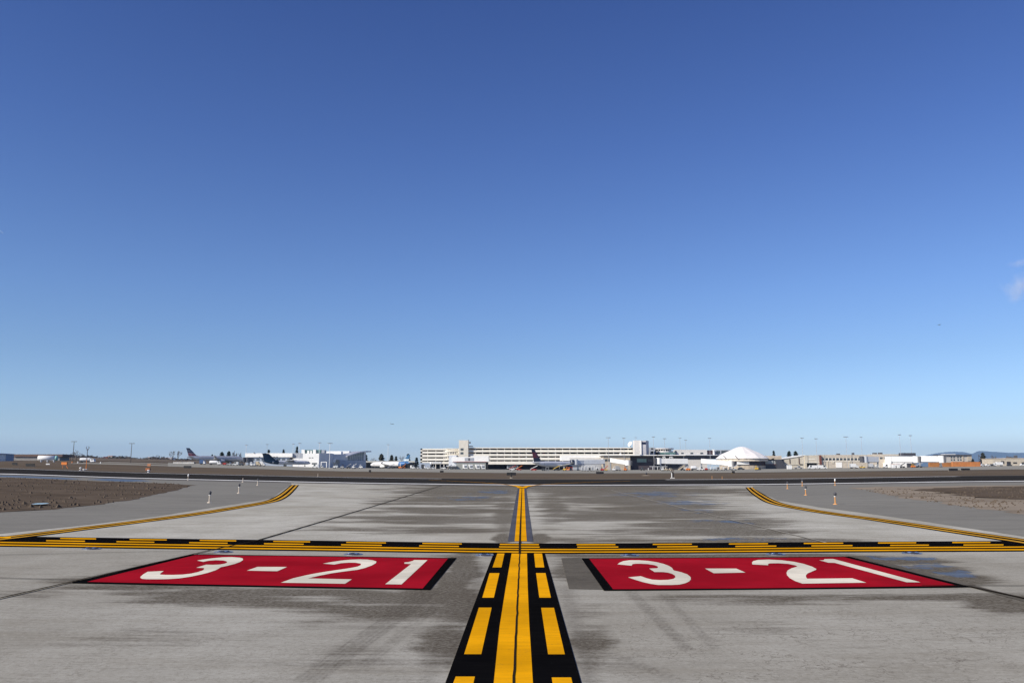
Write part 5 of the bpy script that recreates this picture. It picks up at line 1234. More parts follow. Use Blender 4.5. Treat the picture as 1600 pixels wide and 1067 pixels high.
for i, q in enumerate(vl):
    hk = 1.0; rz = Lm = None
    if 'along the grey wall' in q[1] or 'end of the grey wall' in q[1]: q = ('catering',) + q[1:]; rz = -math.pi / 2 + .25; Lm = 6.0; hk = 1.12
    elif q[0] == 'cart' and q[2] > 905 and q[2] < 930: hk = 1.45
    elif q[0] in ('tug', 'loader'): hk = 1.3
    elif q[0] in ('van', 'pickup', 'car'): hk = 1.15
    vehicle(q[0], q[1], q[2], q[3], q[4], q[5], q[6], hk=hk, rz=rz, Lm=Lm, flip=(i % 3 == 1 and q[0] not in ('tanker', 'loader')))
vehicle('container', 'long orange container right of the hotel block gap', 1488, 1531, 600, M('container_orange', (.50, .19, .055), .65), M('container_orange', (.50, .19, .055)), hk=1.35)
vehicle('container', 'shorter orange container partly behind the white jet bridge', 1452, 1487, 606, M('orange_brown_paint', (.40, .17, .05), .65), M('orange_brown_paint', (.40, .17, .05)), hk=1.25)
# row of dark cars behind a pale barrier at the striped tail
b = base(287, 585); t = thing('barrier_wall', 'long pale concrete barrier below the striped tail', 'barrier', b)
m = PX(b, 585); L_ = m.x(303) - m.x(270); 
for i in range(11):
    x = m.x(270) + L_ * i / 11; m = PX(b, 585) if i == 0 else m; m.prof([(x, 0), (x + L_ / 11 - .08, 0), (x + L_ / 11 - .08, 1.05), (x, 1.05)], -.25, .25)
m.build('barrier_block', M('barrier_concrete', (.55, .53, .50), .9), t)
for i, (px, c_, n_) in enumerate(((284.5, V_DRK, 'dark car first in the row behind the pale barrier'), (290, V_DRK, 'dark car second in the row behind the pale barrier'), (296, V_SIL, 'silver car among dark cars behind the pale barrier'), (302, V_DRK, 'dark car last in the row behind the pale barrier'))):
    vehicle('car', n_, px - 2.6, px + 2.6, 592, c_, None)
# white fuel tank on cradles, by the long brown roofed shed
b = base(73.5, 500); t = thing('fuel_tank', 'big white horizontal tank with shaded teal end by the brown shed', 'fuel tank', b, R(14))
m = MB(); Lt = 26.5 * 500 / 1305; rr = 1.55
m.loft([[(x, rr * k * math.cos(2 * math.pi * i / 20), 2.15 + rr * k * math.sin(2 * math.pi * i / 20)) for i in range(20)] for x, k in ((-Lt / 2 - .35, .55), (-Lt / 2 - .2, .85), (-Lt / 2, 1), (Lt / 2 - .9, 1))]); m.build('shell', WHT, t, True)
m = MB(); m.loft([[(x, rr * k * math.cos(2 * math.pi * i / 20), 2.15 + rr * k * math.sin(2 * math.pi * i / 20)) for i in range(20)] for x, k in ((Lt / 2 - .9, 1.003), (Lt / 2, 1.003), (Lt / 2 + .2, .85), (Lt / 2 + .35, .55))]); m.build('end_cap', TEG, t, True)
for x in (-Lt * .34, 0, Lt * .34):
    m = MB(); m.prof([(x - .25, -.3), (x + .25, -.3), (x + .25, .95), (x - .25, .95)], -1.2, 1.2); m.build('cradle', LGR, t)
# person in white by the dark block
b = base(1013, 540); t = thing('person', 'person in white clothes standing before the dark block', 'person', b)
m = MB()
def limb(m, pts, n=10):
    rings = []
    for (x, y, z, rx, ry) in pts: rings.append([(x + rx * math.cos(2 * math.pi * i / n), y + ry * math.sin(2 * math.pi * i / n), z) for i in range(n)])
    m.loft(rings)
limb(m, [(-.10, 0, 0, .06, .12), (-.10, 0, .1, .055, .06), (-.10, 0, .48, .065, .07), (-.09, 0, .86, .09, .1)]); limb(m, [(.10, 0, 0, .06, .12), (.10, 0, .1, .055, .06), (.10, 0, .48, .065, .07), (.09, 0, .86, .09, .1)])
limb(m, [(0, 0, .82, .17, .12), (0, 0, 1.05, .16, .11), (0, 0, 1.35, .21, .13), (0, 0, 1.47, .15, .1), (0, 0, 1.52, .06, .06), (0, 0, 1.56, .055, .06), (0, 0, 1.62, .075, .09), (0, 0, 1.70, .085, .1), (0, 0, 1.78, .05, .06)])
limb(m, [(-.27, .02, .78, .04, .04), (-.26, .02, 1.1, .045, .045), (-.22, 0, 1.42, .06, .06)]); limb(m, [(.27, .02, .78, .04, .04), (.26, .02, 1.1, .045, .045), (.22, 0, 1.42, .06, .06)])
o = m.build('body', V_WHT, t, True)

# ================================================================ POLES, LIGHTS AND SIGNS
def mast(label, px, yt, Y, mt=None, w=.16, arm=3.0, floods=4, base_off=None):
    b = base(px, Y); t = thing('light_mast', label, 'light mast', b, 0, 'tall apron light masts'); hgt = W(px, yt, Y)[2] - b.z
    m = MB(); m.tube((0, 0, -.3), (0, 0, hgt), w * 1.25, w * .8, 8); m.build('pole', mt or POL, t)
    m = MB(); m.box(-arm / 2, arm / 2, -.12, .12, hgt - .25, hgt - .05); h_ = m.build('crossarm', mt or POL, t)
    for i in range(floods):
        x = -arm / 2 + arm * (i + .5) / floods; m = MB(); m.box(x - .2, x + .2, -.4, .2, hgt - .05, hgt + .2); m.build('floodlight', DGR, h_)
    return t
WP = M('pole_white', (.72, .73, .74), .5)
masts = [('pale light mast above the start of the long concourse', 383.3, 695, 690, WP), ('faint light mast above the T shaped tail', 416, 694.2, 760, POL), ('pale light mast behind the shaded concourse end block', 456.8, 693.6, 700, WP), ('white light mast before the shaded end block', 466.6, 692.4, 600, WP),
         ('white light mast on the corner of the white terminal wing', 497.9, 691.6, 545, WP), ('white light mast with wide dark crossarm beside the gate frame', 514.4, 692.4, 542, WP), ('white light mast over the flat gate canopy', 605.8, 694.6, 670, WP),
         ('dark light mast over the white flat terminal block', 951.2, 683.6, 590, POL), ('dark light mast between white block mast and satellite dish', 975.6, 684.4, 588, POL), ('faint light mast behind the pale lift tower', 994.4, 683.4, 780, POL), ('pale light mast beside the layered round ramp', 1022, 682.4, 596, POL), ('light mast in front of the layered round ramp', 1039.6, 685.2, 594, POL),
         ('faint light mast at the edge of the round ramp', 1063.8, 684.2, 700, POL), ('thin light mast over the office block', 1072.6, 687.4, 690, POL), ('light mast before the dark maroon bay', 1110.3, 684.6, 592, POL),
         ('light mast over the tan sloping wall', 1255.4, 684.2, 605, POL), ('light mast over the dark portal', 1277.4, 685.2, 604, POL), ('light mast over the row of square windows', 1324.4, 682.4, 606, POL), ('faint light mast over the short jet bridge', 1348.4, 682.8, 690, POL), ('tall light mast next to the rooftop plant room', 1408.8, 679.2, 606, POL), ('tall light mast behind the rooftop plant room', 1426, 680.4, 612, POL)]
for i, (lab, px, yt, Y, mt) in enumerate(masts): mast(lab, px, yt, Y, mt, .17 if mt is WP else .12, 3.4 if i in (5, 17, 7) else 2.4, 4 if i in (5, 17, 7) else 3)
def wood_pole(label, px, yt, Y, arms=1):
    b = base(px, Y); t = thing('utility_pole', label, 'utility pole', b, 0, 'wooden utility poles'); hgt = W(px, yt, Y)[2] - b.z
    m = MB(); m.tube((0, 0, -.3), (0, 0, hgt), .22, .15, 8); m.build('pole', WOD, t)
    m = MB(); m.box(-1.8, 1.8, -.1, .1, hgt - .25, hgt); c = m.build('crossarm', WOD, t)
    for x in (-1.6, -.8, .8, 1.6):
        m = MB(); m.tube((x, 0, hgt), (x, 0, hgt + .25), .06, None, 6); m.build('insulator', LGR, c)
wood_pole('dark utility pole with crossarm beside bare trees', 112.6, 689.4, 520)
wood_pole('dark utility pole with crossarm standing alone in front of low white sheds', 203.4, 692.4, 520)
# orange striped mast with a wind instrument on top
X, Y = at(134.6, 186)[:2]; b = base(134.6, 186); t = thing('wind_mast', 'slim orange mast with forked wind instrument on top', 'wind mast', b)
m = MB(); m.tube((0, 0, -.2), (0, 0, 2.1), .075, .065, 8); m.build('lower_tube', ORG, t); m = MB(); m.tube((0, 0, 2.1), (0, 0, 4.3), .085, .07, 8); m.build('upper_tube', DGR, t)
m = MB(); m.tube((0, 0, 4.28), (-.38, 0, 4.75), .06, None, 6); m.tube((0, 0, 4.28), (.38, 0, 4.75), .06, None, 6); m.tube((-.38, 0, 4.75), (-.12, 0, 5.0), .05, None, 6); m.tube((.38, 0, 4.75), (.12, 0, 5.0), .05, None, 6); m.tube((-.25, 0, 4.3), (.25, 0, 4.3), .07, None, 6); m.build('wind_instrument', DGR, t)
m = MB(); m.box(-.3, .3, -.3, .3, -.2, .06); m.build('footing', LGR, t)
# orange panel on a slanted leg
b = base(100.5, 195); t = thing('orange_marker', 'orange box panel on slanted legs in the turf', 'marker panel', b)
m = MB(); m.box(-.65, .6, -.25, .25, .75, 1.35); m.build('panel', ORG, t)
m = MB(); m.tube((-.4, 0, .8), (-.45, 0, -.1), .05, None, 6); m.build('leg', ORG, t); m = MB(); m.tube((.2, 0, .8), (.85, 0, -.1), .06, None, 6); m.build('leg', ORG, t)
b = base(232.6, 330); t = thing('orange_marker', 'small orange square marker beyond the pale road', 'marker panel', b); m = MB(); m.box(-.65, .65, -.1, .1, .3, 1.3); m.build('panel', M('faded_orange', (.45, .20, .10), .7), t)
for sx in (-.5, .5): m = MB(); m.box(sx - .06, sx + .06, -.06, .06, -.2, .3); m.build('leg', WOD, t)
# white and orange runway light by the turf
def stub_light(label, px, py, hgt, hood, white=True):
    X, Y = P(px, py); t = thing('runway_light', label, 'runway light', (X, Y, H(X, Y)), 0, 'lights along the far runway edge')
    m = MB(); m.tube((0, 0, 0), (0, 0, hgt * .55), .05, .04, 8); m.build('stem', WHT, t); m = MB(); m.ell((0, 0, hgt * .75), hood, hood, hgt * .3); m.build('globe', WHT if white else DGR, t, True)
    m = MB(); m.tube((0, 0, -.05), (0, 0, .04), .25, .22, 12); m.build('base_plate', LGR, t); return t
stub_light('white runway light next to the orange mast', 125.6, 734, .5, .24); stub_light('low white runway light touching the orange mast', 131.2, 734, .22, .3); 
t = stub_light('white runway light with orange box behind it', 232, 737.6, .45, .26)
b = base(231.6, 172); t = thing('orange_box', 'orange equipment box right behind a white runway light', 'equipment box', b); m = MB(); m.box(-.42, .42, -.3, .3, .25, .75); m.build('box', M('dull_orange', (.38, .13, .05), .7), t); m = MB(); m.box(-.3, .3, -.2, .2, -.1, .25); m.build('stand', DGR, t)
for i, px in enumerate((72.4, 74.4, 76.4)):
    b = base(px, 275); t = thing('approach_light', ['white light unit at the tank end of the row of three', 'white light unit in the middle of the row of three', 'white light unit nearest the orange panel in the row of three'][i], 'light unit', b, 0, 'row of white light units')
    m = MB(); m.box(-.16, .16, -.15, .15, .2, .55); m.build('lamp_housing', WHT, t); m = MB(); m.tube((0, 0, -.1), (0, 0, .2), .04, None, 6); m.build('leg', LGR, t)
# dark backs of airfield signs
def back_sign(label, x0, x1, yt, yb, Y=None):
    px = (x0 + x1) / 2
    if Y is None: X, Y = P(px, yb + .4)
    b = base(px, Y); w = (x1 - x0) * Y / 1305; h0 = max(.04, W(px, yb, Y)[2] - b.z - .12); h1 = W(px, yt, Y)[2] - b.z + .05
    t = thing('airfield_sign', label, 'airfield sign', b, 0, 'dark backs of airfield signs')
    m = MB(); m.box(-w / 2, w / 2, -.12, .12, h0, h1); m.build('panel', M('sign_back', (.012, .011, .011), .6), t)
    m = MB(); m.box(-w / 2 - .03, w / 2 + .03, -.16, .16, h1, h1 + .03); m.build('frame', DRK, t)
    for sx in ([-.38, .38] if w > .9 else [0]): m = MB(); m.box(sx * w - .05, sx * w + .05, -.05, .05, -.1, h0 + .02); m.build('leg', DGR, t)
    m = MB(); m.box(-w / 2, w / 2, .05, .6, -.15, .02); m.build('concrete_pad', TAN, t)
    return t
back_sign('narrow dark sign back at the edge before the hangar', 18.6, 26.2, 723, 725.6); back_sign('wide dark sign back before the brown shed', 40, 53.4, 724.7, 727.8); back_sign('dark sign back below the striped tail', 287, 298.8, 727.9, 730.8)
back_sign('dark sign back below the row of white baggage carts', 931.2, 943.2, 737, 739.8); back_sign('wider dark sign back below the orange container', 1482.4, 1496.2, 731.8, 734.7); back_sign('flat dark sign back beside the wider one', 1501.4, 1515.2, 731.7, 733.8)
back_sign('small dark sign back below the white and blue aircraft', 576.5, 580, 734.2, 737.3); back_sign('faint brown sign back below the service building', 687.6, 693.2, 735.2, 737.4); back_sign('small yellowish sign back below the tent roof jet bridge', 1143.4, 1147.8, 735.8, 738.6).children[0].data.materials[0] = YEL
# distance marker: two dark boards on one post
X, Y = P(799, 746.2); b = Vector((X, Y, H(X, Y))); t = thing('runway_marker', 'two dark boards on one post before the glass entrance', 'runway marker', b)
k = Y / 1305
for x0, x1 in ((-7.2, -.8), (.8, 7.2)): m = MB(); m.box(x0 * k, x1 * k, -.1, .1, 3.7 * k, 8.2 * k); m.build('board', M('sign_back', (.012, .011, .011)), t)
m = MB(); m.tube((-.2 * k, 0, -.1), (-.2 * k, 0, 9 * k), 1.1 * k, .9 * k, 8); m.build('post', M('sign_back', (.012, .011, .011)), t); m = MB(); m.tube((0, 0, -.05), (0, 0, .05), .36, .30, 14); m.build('footing', TAN, t); m = MB(); m.ell((-.2 * k, 0, 9 * k), .09, .09, .12); m.build('lamp', WHT, t, True)
# small globe light on a pale mound
X, Y = P(1010, 742.6); b = Vector((X, Y, H(X, Y))); k = Y / 1305; t = thing('obstruction_light', 'dark round light on a low pale mound below lift tower', 'light', b)
m = MB(); m.ell((0, 0, 3.0 * k), 1.7 * k, 1.7 * k, 1.8 * k); m.build('globe', DRK, t, True); m = MB(); m.tube((0, 0, 0), (0, 0, 1.6 * k), .6 * k, None, 8); m.build('stem', DGR, t)
m = MB(); m.loft([[(r_ * k * math.cos(2 * math.pi * i / 20), r_ * k * math.sin(2 * math.pi * i / 20), z * k) for i in range(20)] for r_, z in ((9.5, -.6), (5, .25), (.5, .7))]); m.build('gravel_mound', m_sand, t, True)
# white post with a dark panel at the hooped bridge
X, Y = P(1050.8, 746.4); b = Vector((X, Y, H(X, Y))); k = Y / 1305; t = thing('signal_post', 'white post with dark panel and crossed tops on a white pad', 'signal post', b)
m = MB(); m.box(-1.6 * k, -.7 * k, -.12, .12, .8 * k, 7.6 * k); m.build('white_board', WHT, t); m = MB(); m.box(-.6 * k, 1.9 * k, -.14, .14, .9 * k, 8.8 * k); m.build('dark_board', M('sign_back', (.012, .011, .011)), t)
m = MB(); m.tube((-2.6 * k, 0, 11.6 * k), (.2 * k, 0, 8.5 * k), .05, None, 6); m.tube((2.6 * k, 0, 11.6 * k), (.2 * k, 0, 8.5 * k), .05, None, 6); m.tube((-2.4 * k, 0, 11.7 * k), (2.8 * k, 0, 11.9 * k), .05, None, 6); m.build('forked_top', BRN, t); m = MB(); m.box(-3.0 * k, 3.0 * k, -.4, .4, -.1, .04); m.build('pad', WHT, t)

# edge lights on tall stakes beside the taxiway
def stake(label, px, pb_, pt, orange, head):
    X, Y = P(px, pb_); z = H(X, Y); t = thing('edge_light', label, 'edge light', (X, Y, z), 0, 'edge lights on stakes'); hgt = W(px, pt, Y)[2] - z; k = Y / 1305
    col = M('stake_orange', (.62, .30, .10), .6) if orange else M('stake_pale', (.62, .52, .42), .6)
    m = MB(); m.tube((0, 0, 0), (0, 0, hgt * .72), .036, .030, 10); m.build('stake', col, t)
    m = MB(); m.tube((0, 0, 0), (0, 0, .04), .12, .10, 14); m.build('base_plate', col, t)
    if head:
        m = MB(); m.tube((.0, 0, hgt * .68), (.02, 0, hgt * .80), .045, .075, 12); m.ell((.02, 0, hgt * .88), .075, .075, hgt * .13, 12, 8); lm = m.build('lamp', DRK if head == 1 else WHT, t, True)
        m = MB(); m.tube((.0, 0, hgt * .64), (.0, 0, hgt * .69), .055, .05, 12); m.build('collar', WHT, t)
    return t
stake('pale stake light with black lamp nearest the puddled soil', 327, 785.5, 767, False, 1); stake('pale stake light with black lamp halfway to the runway', 373, 770.5, 755.5, False, 1); stake('pale stake light with black lamp near the curving yellow end', 402.4, 758.2, 747.5, False, 1)
stake('thin pale stake without lamp by the white edge line', 379.4, 753.4, 744, False, 0); stake('pale stake with a white lamp above the brown soil tip', 293.6, 750.4, 740.6, False, 2); stake('thin pale stake beyond the runway below the white terminal wing', 496.6, 744.2, 737.6, False, 0)
stake('orange stake light with black lamp standing on a dark streak', 1305.2, 788, 769, True, 1); stake('orange stake light with black lamp behind the nearest orange one', 1259, 773.6, 758.8, True, 1); stake('orange stake light with black lamp by the curving yellow end', 1230.4, 763.6, 752, True, 1)
stake('orange stake with small dark lamp at the white edge line', 1253.6, 759, 748.4, True, 1); stake('orange stake with a white lamp at the white edge line', 1304.8, 758.4, 747.8, True, 2); stake('thin orange stake beyond the runway below the baggage dollies', 1112.6, 748, 741, True, 0); stake('short thin stake beyond the runway below the tent roof jet bridge', 1128.4, 748, 742.2, True, 0)
for px, py, lab in ((112, 720.6, 'orange and white cone by the far utility pole'), (121, 721, 'white cone behind the silver tank truck'), (156.5, 720.8, 'white cone ahead of the silver tank truck')):
    b = base(px, 440); t = thing('traffic_cone', lab, 'cone', b, 0, 'cones on the far road'); m = MB(); m.tube((0, 0, .05), (0, 0, 1.0), .30, .06, 12); m.build('cone', WHT if 'white cone' in lab and 'orange' not in lab else ORG, t); m = MB(); m.box(-.35, .35, -.35, .35, -.1, .05); m.build('base_plate', DGR, t)

# ================================================================ TREES
BARK = M('bark', (.075, .06, .05), .95); TWIG = M('twigs', (.13, .105, .09), .95)
def leafm(name, c): return M(name, c, .9, .35, 1.2, spec=.1)
NEED = leafm('dark_needles', (.028, .040, .026)); NEED2 = leafm('brown_green_needles', (.05, .048, .03))
def conifer(label, px, yt, Y, wpx, mt, yb=None):
    b = base(px, Y); hgt = W(px, yt, Y)[2] - b.z; wd_ = wpx * Y / 1305 / 2 * 1.75
    t = thing('conifer', label, 'tree', b, rnd.random() * 6, 'conifers behind the terminal')
    m = MB(); m.tube((0, 0, -.5), (0, 0, hgt * .97), .32, .05, 8); m.build('trunk', BARK, t)
    m = MB(); r_ = random.Random(int(px * 10))
    n = 900
    for i in range(n):
        f = r_.random() ** .8; z = hgt * (.14 + .86 * f); rad = wd_ * (1 - f) ** .75 * (.72 + .28 * math.sin(f * 31 + px)) + .12
        an = r_.random() * 6.283; lob = .65 + .5 * mnoise.noise(Vector((math.cos(an) * 1.3 + px, math.sin(an) * 1.3, f * 6)))
        rr = rad * math.sqrt(r_.random()) * lob * 1.25; s = .30 + .5 * r_.random() * wd_ / 3
        p = Vector((rr * math.cos(an), rr * math.sin(an), z - rr * .25)); d = Vector((math.cos(an), math.sin(an), -.35)).normalized() * s * 1.5; e = Vector((-math.sin(an), math.cos(an), r_.uniform(-.5, .5))) * s * .55
        m.add([p - d * .4 - e, p - d * .4 + e, p + d + e * .3, p + d - e * .3], [(0, 1, 2, 3)])
    o = link_mesh('crown', m.v, m.f, mt, t)
def bare_tree(label, px, yt, Y, wpx, n=9):
    b = base(px, Y); hgt = W(px, yt, Y)[2] - b.z; t = thing('bare_tree', label, 'tree', b, 0, 'leafless trees on the skyline'); r_ = random.Random(int(px * 10) + 5)
    m = MB(); m.tube((0, 0, -.5), (0, 0, hgt * .45), .26, .17, 7); m.build('trunk', BARK, t)
    m = MB(); wd_ = wpx * Y / 1305 / 2
    def br(p, d, L, r0, dep):
        q = p + d * L; m.tube(p, q, r0, r0 * .6, 4, caps=False)
        if dep == 0: return
        for _ in range(3 if dep > 1 else 4):
            nd = (d + Vector((r_.uniform(-1, 1) * wd_ / hgt * 2.4, r_.uniform(-1, 1) * .6, r_.uniform(-.15, .5)))).normalized()
            br(p + d * L * r_.uniform(.5, 1), nd, L * r_.uniform(.5, .78), max(.05, r0 * .55), dep - 1)
    for _ in range(n // 2):
        br(Vector((0, 0, hgt * r_.uniform(.22, .45))), Vector((r_.uniform(-1, 1) * wd_ / hgt * 2, r_.uniform(-.5, .5), 1)).normalized(), hgt * .30, .16, 3)
    link_mesh('crown', m.v, m.f, TWIG, t)
for q in (('broad dark conifer behind the silver airliner body', 345.6, 706, 760, 10, NEED), ('twin topped dark conifer beside the bare poplars', 356.4, 704.8, 770, 9, NEED), ('tiny conifer above the silver airliner roof', 330.5, 709.8, 900, 4.5, NEED),
          ('small conifer above the concourse roof beside T shaped tail', 418.8, 702.4, 780, 6.5, NEED), ('small conifer above the middle of the concourse roof', 442, 702, 780, 6.5, NEED), ('narrow tall conifer above the shaded end block', 463, 697.4, 760, 6, NEED),
          ('conifer at the corner pier of the curved roof hall', 570, 709.6, 760, 11, NEED2), ('wide brown conifer over the gate canopy', 595.6, 709, 800, 12, NEED2), ('brown conifer over the middle of the gate canopy', 611.6, 710.6, 800, 9, NEED2), ('small conifer beside brown conifer over the canopy', 618.6, 712.4, 800, 6, NEED2),
          ('pointed conifer behind the bright blue tail fin', 637.4, 709, 790, 8, NEED), ('small dark conifer left of the garage wing', 650.8, 714.6, 800, 7, NEED), ('conifer left of the first roof gable', 1210, 704, 760, 6, NEED), ('rounded conifer over the tan roof gables', 1234.2, 704.6, 740, 10, NEED), ('broad conifer over the white roof coping', 1244.4, 704.6, 735, 11, NEED),
          ('tall conifer between orange container and storage shed', 1537.4, 707.4, 780, 10, NEED2), ('low conifer beside the hotel block wall', 1521, 717, 780, 5, NEED)): conifer(*q)
for q in (('grey bare tree beside the dark utility pole', 118, 704, 640, 13), ('small dark bare tree behind the silver tank truck', 108.5, 707, 660, 9), ('thin bare tree at the end of the brown shed', 98, 707.6, 700, 8), ('bare bush like tree over the far road', 126, 708, 700, 6), ('tall pale bare tree left of the striped tail', 277, 702.4, 700, 11), ('pale bare tree left of the tall bare tree', 268.4, 703.4, 720, 9),
          ('upright bare tree closest to twin topped conifer', 362.6, 705, 760, 5), ('upright bare poplar in the middle of the row', 367.4, 705, 760, 5), ('upright bare poplar near the concourse start', 373, 706.6, 760, 5), ('grey bare tree over the gate canopy start', 583.6, 713, 860, 11), ('grey bare tree left of the blue tail fin', 627.4, 711.6, 860, 10),
          ('reddish bare tree left of the tall conifer', 1530.6, 709, 800, 7), ('faint bare tree before the blue hills', 1554.6, 711, 850, 7), ('bare tree over the storage shed roof', 1577, 712.6, 850, 9)): bare_tree(*q)
# far rise with scrub on the road side of the airfield, and far woods
far = ground_mat('far_turf', [(.12, .095, .075), (.155, .125, .095), (.09, .07, .058), (.18, .15, .12)], (.004, .03, .2))
def hill_h(X, Y):
    u = 800 + 1305 * X / Y
    return H(X, Y) + sstep(760, 1000, Y) * (1 - sstep(330, 520, u)) * 3.2 * (1 + .25 * mnoise.noise(Vector((u * .03, 2, 0))))
o, _ = polar_grid('far_field', list(range(-500, 541, 12)), [750, 800, 860, 920, 1000, 1100, 1250, 1500], far, .15, 60, hill_h); tag(o, 'brown rise beyond the apron on the road side', None, None, 'structure')
m = MB(); r_ = random.Random(3)
for i in range(6000):
    u = r_.uniform(-200, 600) if i % 3 else r_.uniform(1120, 1680); Y = r_.uniform(1000, 1180); X = (u - 800) * Y / 1305
    dens = mnoise.noise(Vector((u * .035, 7, 0))) + (.55 if u < 640 else .2)
    if dens < r_.uniform(-.1, .7): continue
    hh = 1.2 + 3.2 * max(0, dens) * r_.random(); z = (hill_h(X, Y) if u < 640 else H(X, Y)) + hh * r_.random()
    for k in range(3):
        p = Vector((X + r_.uniform(-1.5, 1.5), Y, z + r_.uniform(-.5, .5))); a = r_.uniform(.4, 1.1); q = Vector((r_.uniform(-1, 1), r_.uniform(-1, 1), r_.uniform(-1, 1))).normalized() * a; s = q.orthogonal().normalized() * a
        m.add([p - q, p + s, p + q, p - s * .8], [(0, 1, 2, 3)])
o = link_mesh('far_scrub', m.v, m.f, leafm('scrub', (.085, .07, .055))); tag(o, 'far brown scrub along the skyline', None, None, 'stuff')
# blue hills
def ridge(name, lab, D, prof, mt, dep):
    f = lut(prof); V = []; Fc = []; us = list(range(prof[0][0], prof[-1][0] + 1, 3)); nr = 7
    for j in range(nr):
        t = j / (nr - 1)
        for u in us:
            yy = f(u) + 1.0 * mnoise.fractal(Vector((u * .06, D * .001, 3)), 1, 2, 4); Yd = D + dep * t; top = W(800, yy, D + dep)[2]
            z = -40 + (top + 40) * (math.sin(t * math.pi / 2) ** .8) * (1 + .12 * (1 - t) * mnoise.noise(Vector((u * .05, t * 3, 1))))
            V.append(((u - 800) * Yd / 1305, Yd, z))
    n = len(us)
    for j in range(nr - 1):
        for i in range(n - 1): Fc.append((j * n + i, j * n + i + 1, (j + 1) * n + i + 1, (j + 1) * n + i))
    o = link_mesh(name, V, Fc, mt, smooth=True); tag(o, lab, None, None, 'structure')
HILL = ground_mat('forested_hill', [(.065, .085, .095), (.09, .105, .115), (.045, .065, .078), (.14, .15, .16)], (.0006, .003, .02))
ridge('hills', 'blue hills low on the horizon', 15500, [(1380, 727), (1440, 713), (1458, 709.6), (1475, 707.2), (1490, 705.4), (1508, 706.2), (1520, 707.8), (1533, 703.8), (1550, 705), (1568, 706), (1585, 707.6), (1600, 706.4), (1640, 706), (1700, 709), (1800, 722)], HILL, 2500)
ridge('hills', 'far blue hill behind the first ridge', 19000, [(1420, 722), (1500, 711), (1540, 709), (1590, 707), (1640, 708), (1720, 711), (1820, 722)], HILL, 2500)

# ================================================================ SKY OBJECTS
b = W(613, 662.3, 5200); t = thing('airplane', 'tiny dark airplane low over the far trees', 'airplane', b, R(12))
m = MB(); m.loft([[(x, 1.7 * k * math.cos(2 * math.pi * i / 10), 1.7 * k * math.sin(2 * math.pi * i / 10)) for i in range(10)] for x, k in ((-11, .2), (-6, .8), (0, 1), (8, .9), (11, .2))]); m.build('fuselage', DGR, t, True)
m = MB(); m.loft([[(1, -12, 1), (2.5, -12, 1.1), (3, -12, 1), (2, -12, .8)], [(0, 0, .4), (2.5, 0, .8), (4, 0, .4), (2, 0, 0)], [(1, 12, 1), (2.5, 12, 1.1), (3, 12, 1), (2, 12, .8)]]); m.build('wing', DGR, t); m = MB(); m.prof([(-11, .5), (-8, .5), (-10.2, 5), (-11.6, 5)], -.15, .15); m.build('tail_fin', DGR, t)
b = W(1468, 507.6, 210); t = thing('bird', 'dark bird gliding in the open sky', 'bird', b, R(20))
m = MB()
m.loft([[(x, .09 * k * math.cos(2 * math.pi * i / 10), .08 * k * math.sin(2 * math.pi * i / 10)) for i in range(10)] for x, k in ((-.34, .3), (-.2, .5), (-.1, .9), (.08, 1), (.17, .6), (.24, .55), (.29, .3), (.33, .05))])
for sy in (-1, 1): m.loft([[(x, sy * y, z), (x + c * .5, sy * y, z + .02), (x + c, sy * y, z), (x + c * .5, sy * y, z - .012)] for x, c, y, z in ((-.06, .18, .05, .03), (-.02, .16, .22, .13), (-.08, .12, .40, .12), (-.16, .03, .56, .08))])
m.prof([(-.52, .0), (-.3, .02), (-.3, -.01)], -.08, .08); m.build('body', DRK, t, True)
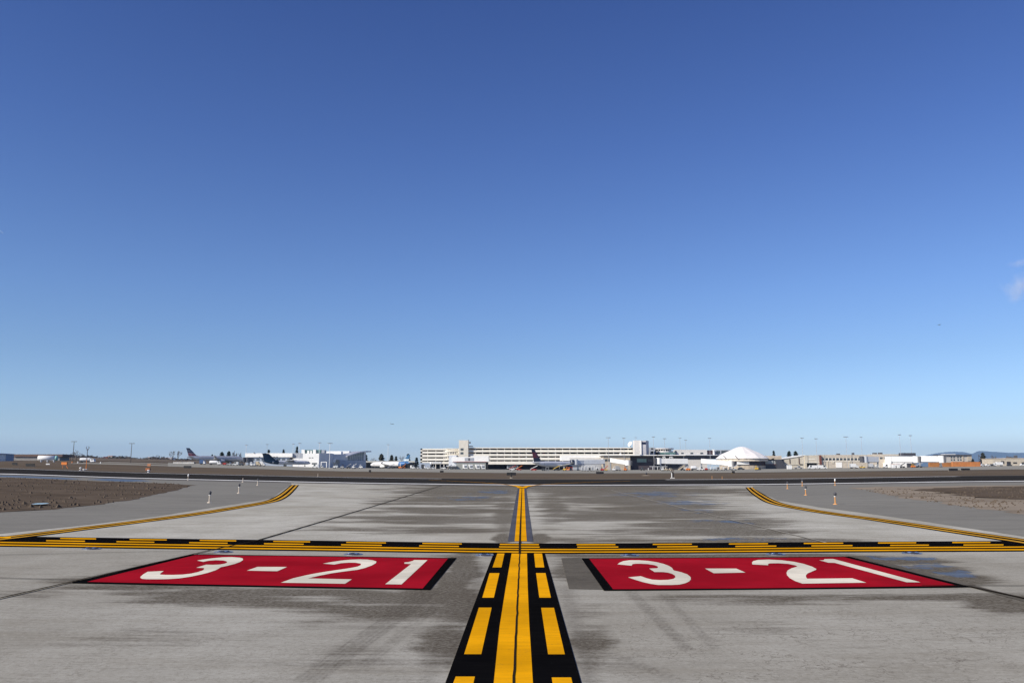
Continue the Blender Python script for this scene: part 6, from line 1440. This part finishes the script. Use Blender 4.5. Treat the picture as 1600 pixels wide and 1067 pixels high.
# contrail and a scrap of cloud
def vol_mat(name, dens, col=(1, 1, 1), scale=.004, lo=.45, hi=.7):
    m = bpy.data.materials.new(name); m.use_nodes = True; nt = m.node_tree; nt.nodes.remove(nt.nodes['Principled BSDF'])
    v = nt.nodes.new('ShaderNodeVolumePrincipled'); v.inputs['Color'].default_value = (*col, 1); v.inputs['Anisotropy'].default_value = -.3
    if scale:
        tc = nt.nodes.new('ShaderNodeTexCoord'); n = nt.nodes.new('ShaderNodeTexNoise'); n.inputs['Scale'].default_value = scale; n.inputs['Detail'].default_value = 6; n.inputs['Roughness'].default_value = .62
        nt.links.new(tc.outputs['Object'], n.inputs['Vector'])
        g = nt.nodes.new('ShaderNodeTexGradient'); g.gradient_type = 'SPHERICAL'; mp = nt.nodes.new('ShaderNodeMapping'); mp.inputs['Location'].default_value = (-1, -1, -1); mp.inputs['Scale'].default_value = (2, 2, 2); nt.links.new(tc.outputs['Generated'], mp.inputs['Vector']); nt.links.new(mp.outputs['Vector'], g.inputs['Vector'])
        s = math_(nt, 'ADD', n.outputs['Fac'], math_(nt, 'MULTIPLY', g.outputs['Fac'], .35))
        d = math_(nt, 'MULTIPLY', ramp(nt, s, lo, hi, 0, dens), ramp(nt, g.outputs['Fac'], 0.02, .35)); nt.links.new(d, v.inputs['Density'])
    else: v.inputs['Density'].default_value = dens
    nt.links.new(v.outputs['Volume'], nt.nodes['Material Output'].inputs['Volume']); return m
cw = W(1593, 445, 9000)
m = MB(); m.ell((0, 0, 0), 260, 200, 260, 16, 10); o = m.build('cloud', vol_mat('cloud_vapour', .0026, (1, .95, .93), .0045, .62, .9), None, True, loc=cw); tag(o, 'small pale scrap of cloud in the clear sky', 'cloud')
cw = W(1592, 411, 9200)
m = MB(); m.ell((0, 0, 0), 170, 120, 70, 16, 10); o = m.build('cloud', vol_mat('wisp_vapour', .0022, (1, .95, .93), .006, .58, .9), None, True, loc=cw); tag(o, 'thin wisp of cloud above the larger scrap', 'cloud')
p0, p1 = Vector(W(-14, 350, 9500)), Vector(W(5.5, 364.8, 9500))
m = MB(); m.tube(p0 - p0, p1 - p0, 9, 5, 8); o = m.build('contrail', vol_mat('contrail_vapour', .03, (1, 1, 1), 0), None, True, loc=p0); tag(o, 'short white contrail at the edge of the sky', 'contrail')

# the air between here and the hills
m = MB(); m.box(-24000, 24000, -300, 23500, -120, 620); o = m.build('haze', None); tag(o, 'thin pale haze over the airfield', None, None, 'stuff')
hm = bpy.data.materials.new('haze_air'); hm.use_nodes = True; hn = hm.node_tree; hn.nodes.remove(hn.nodes['Principled BSDF'])
hv = hn.nodes.new('ShaderNodeVolumePrincipled'); hv.inputs['Color'].default_value = (.42, .66, 1, 1); hv.inputs['Density'].default_value = 4.4e-5; hv.inputs['Anisotropy'].default_value = 0.0
hn.links.new(hv.outputs['Volume'], hn.nodes['Material Output'].inputs['Volume']); o.data.materials.clear(); o.data.materials.append(hm)
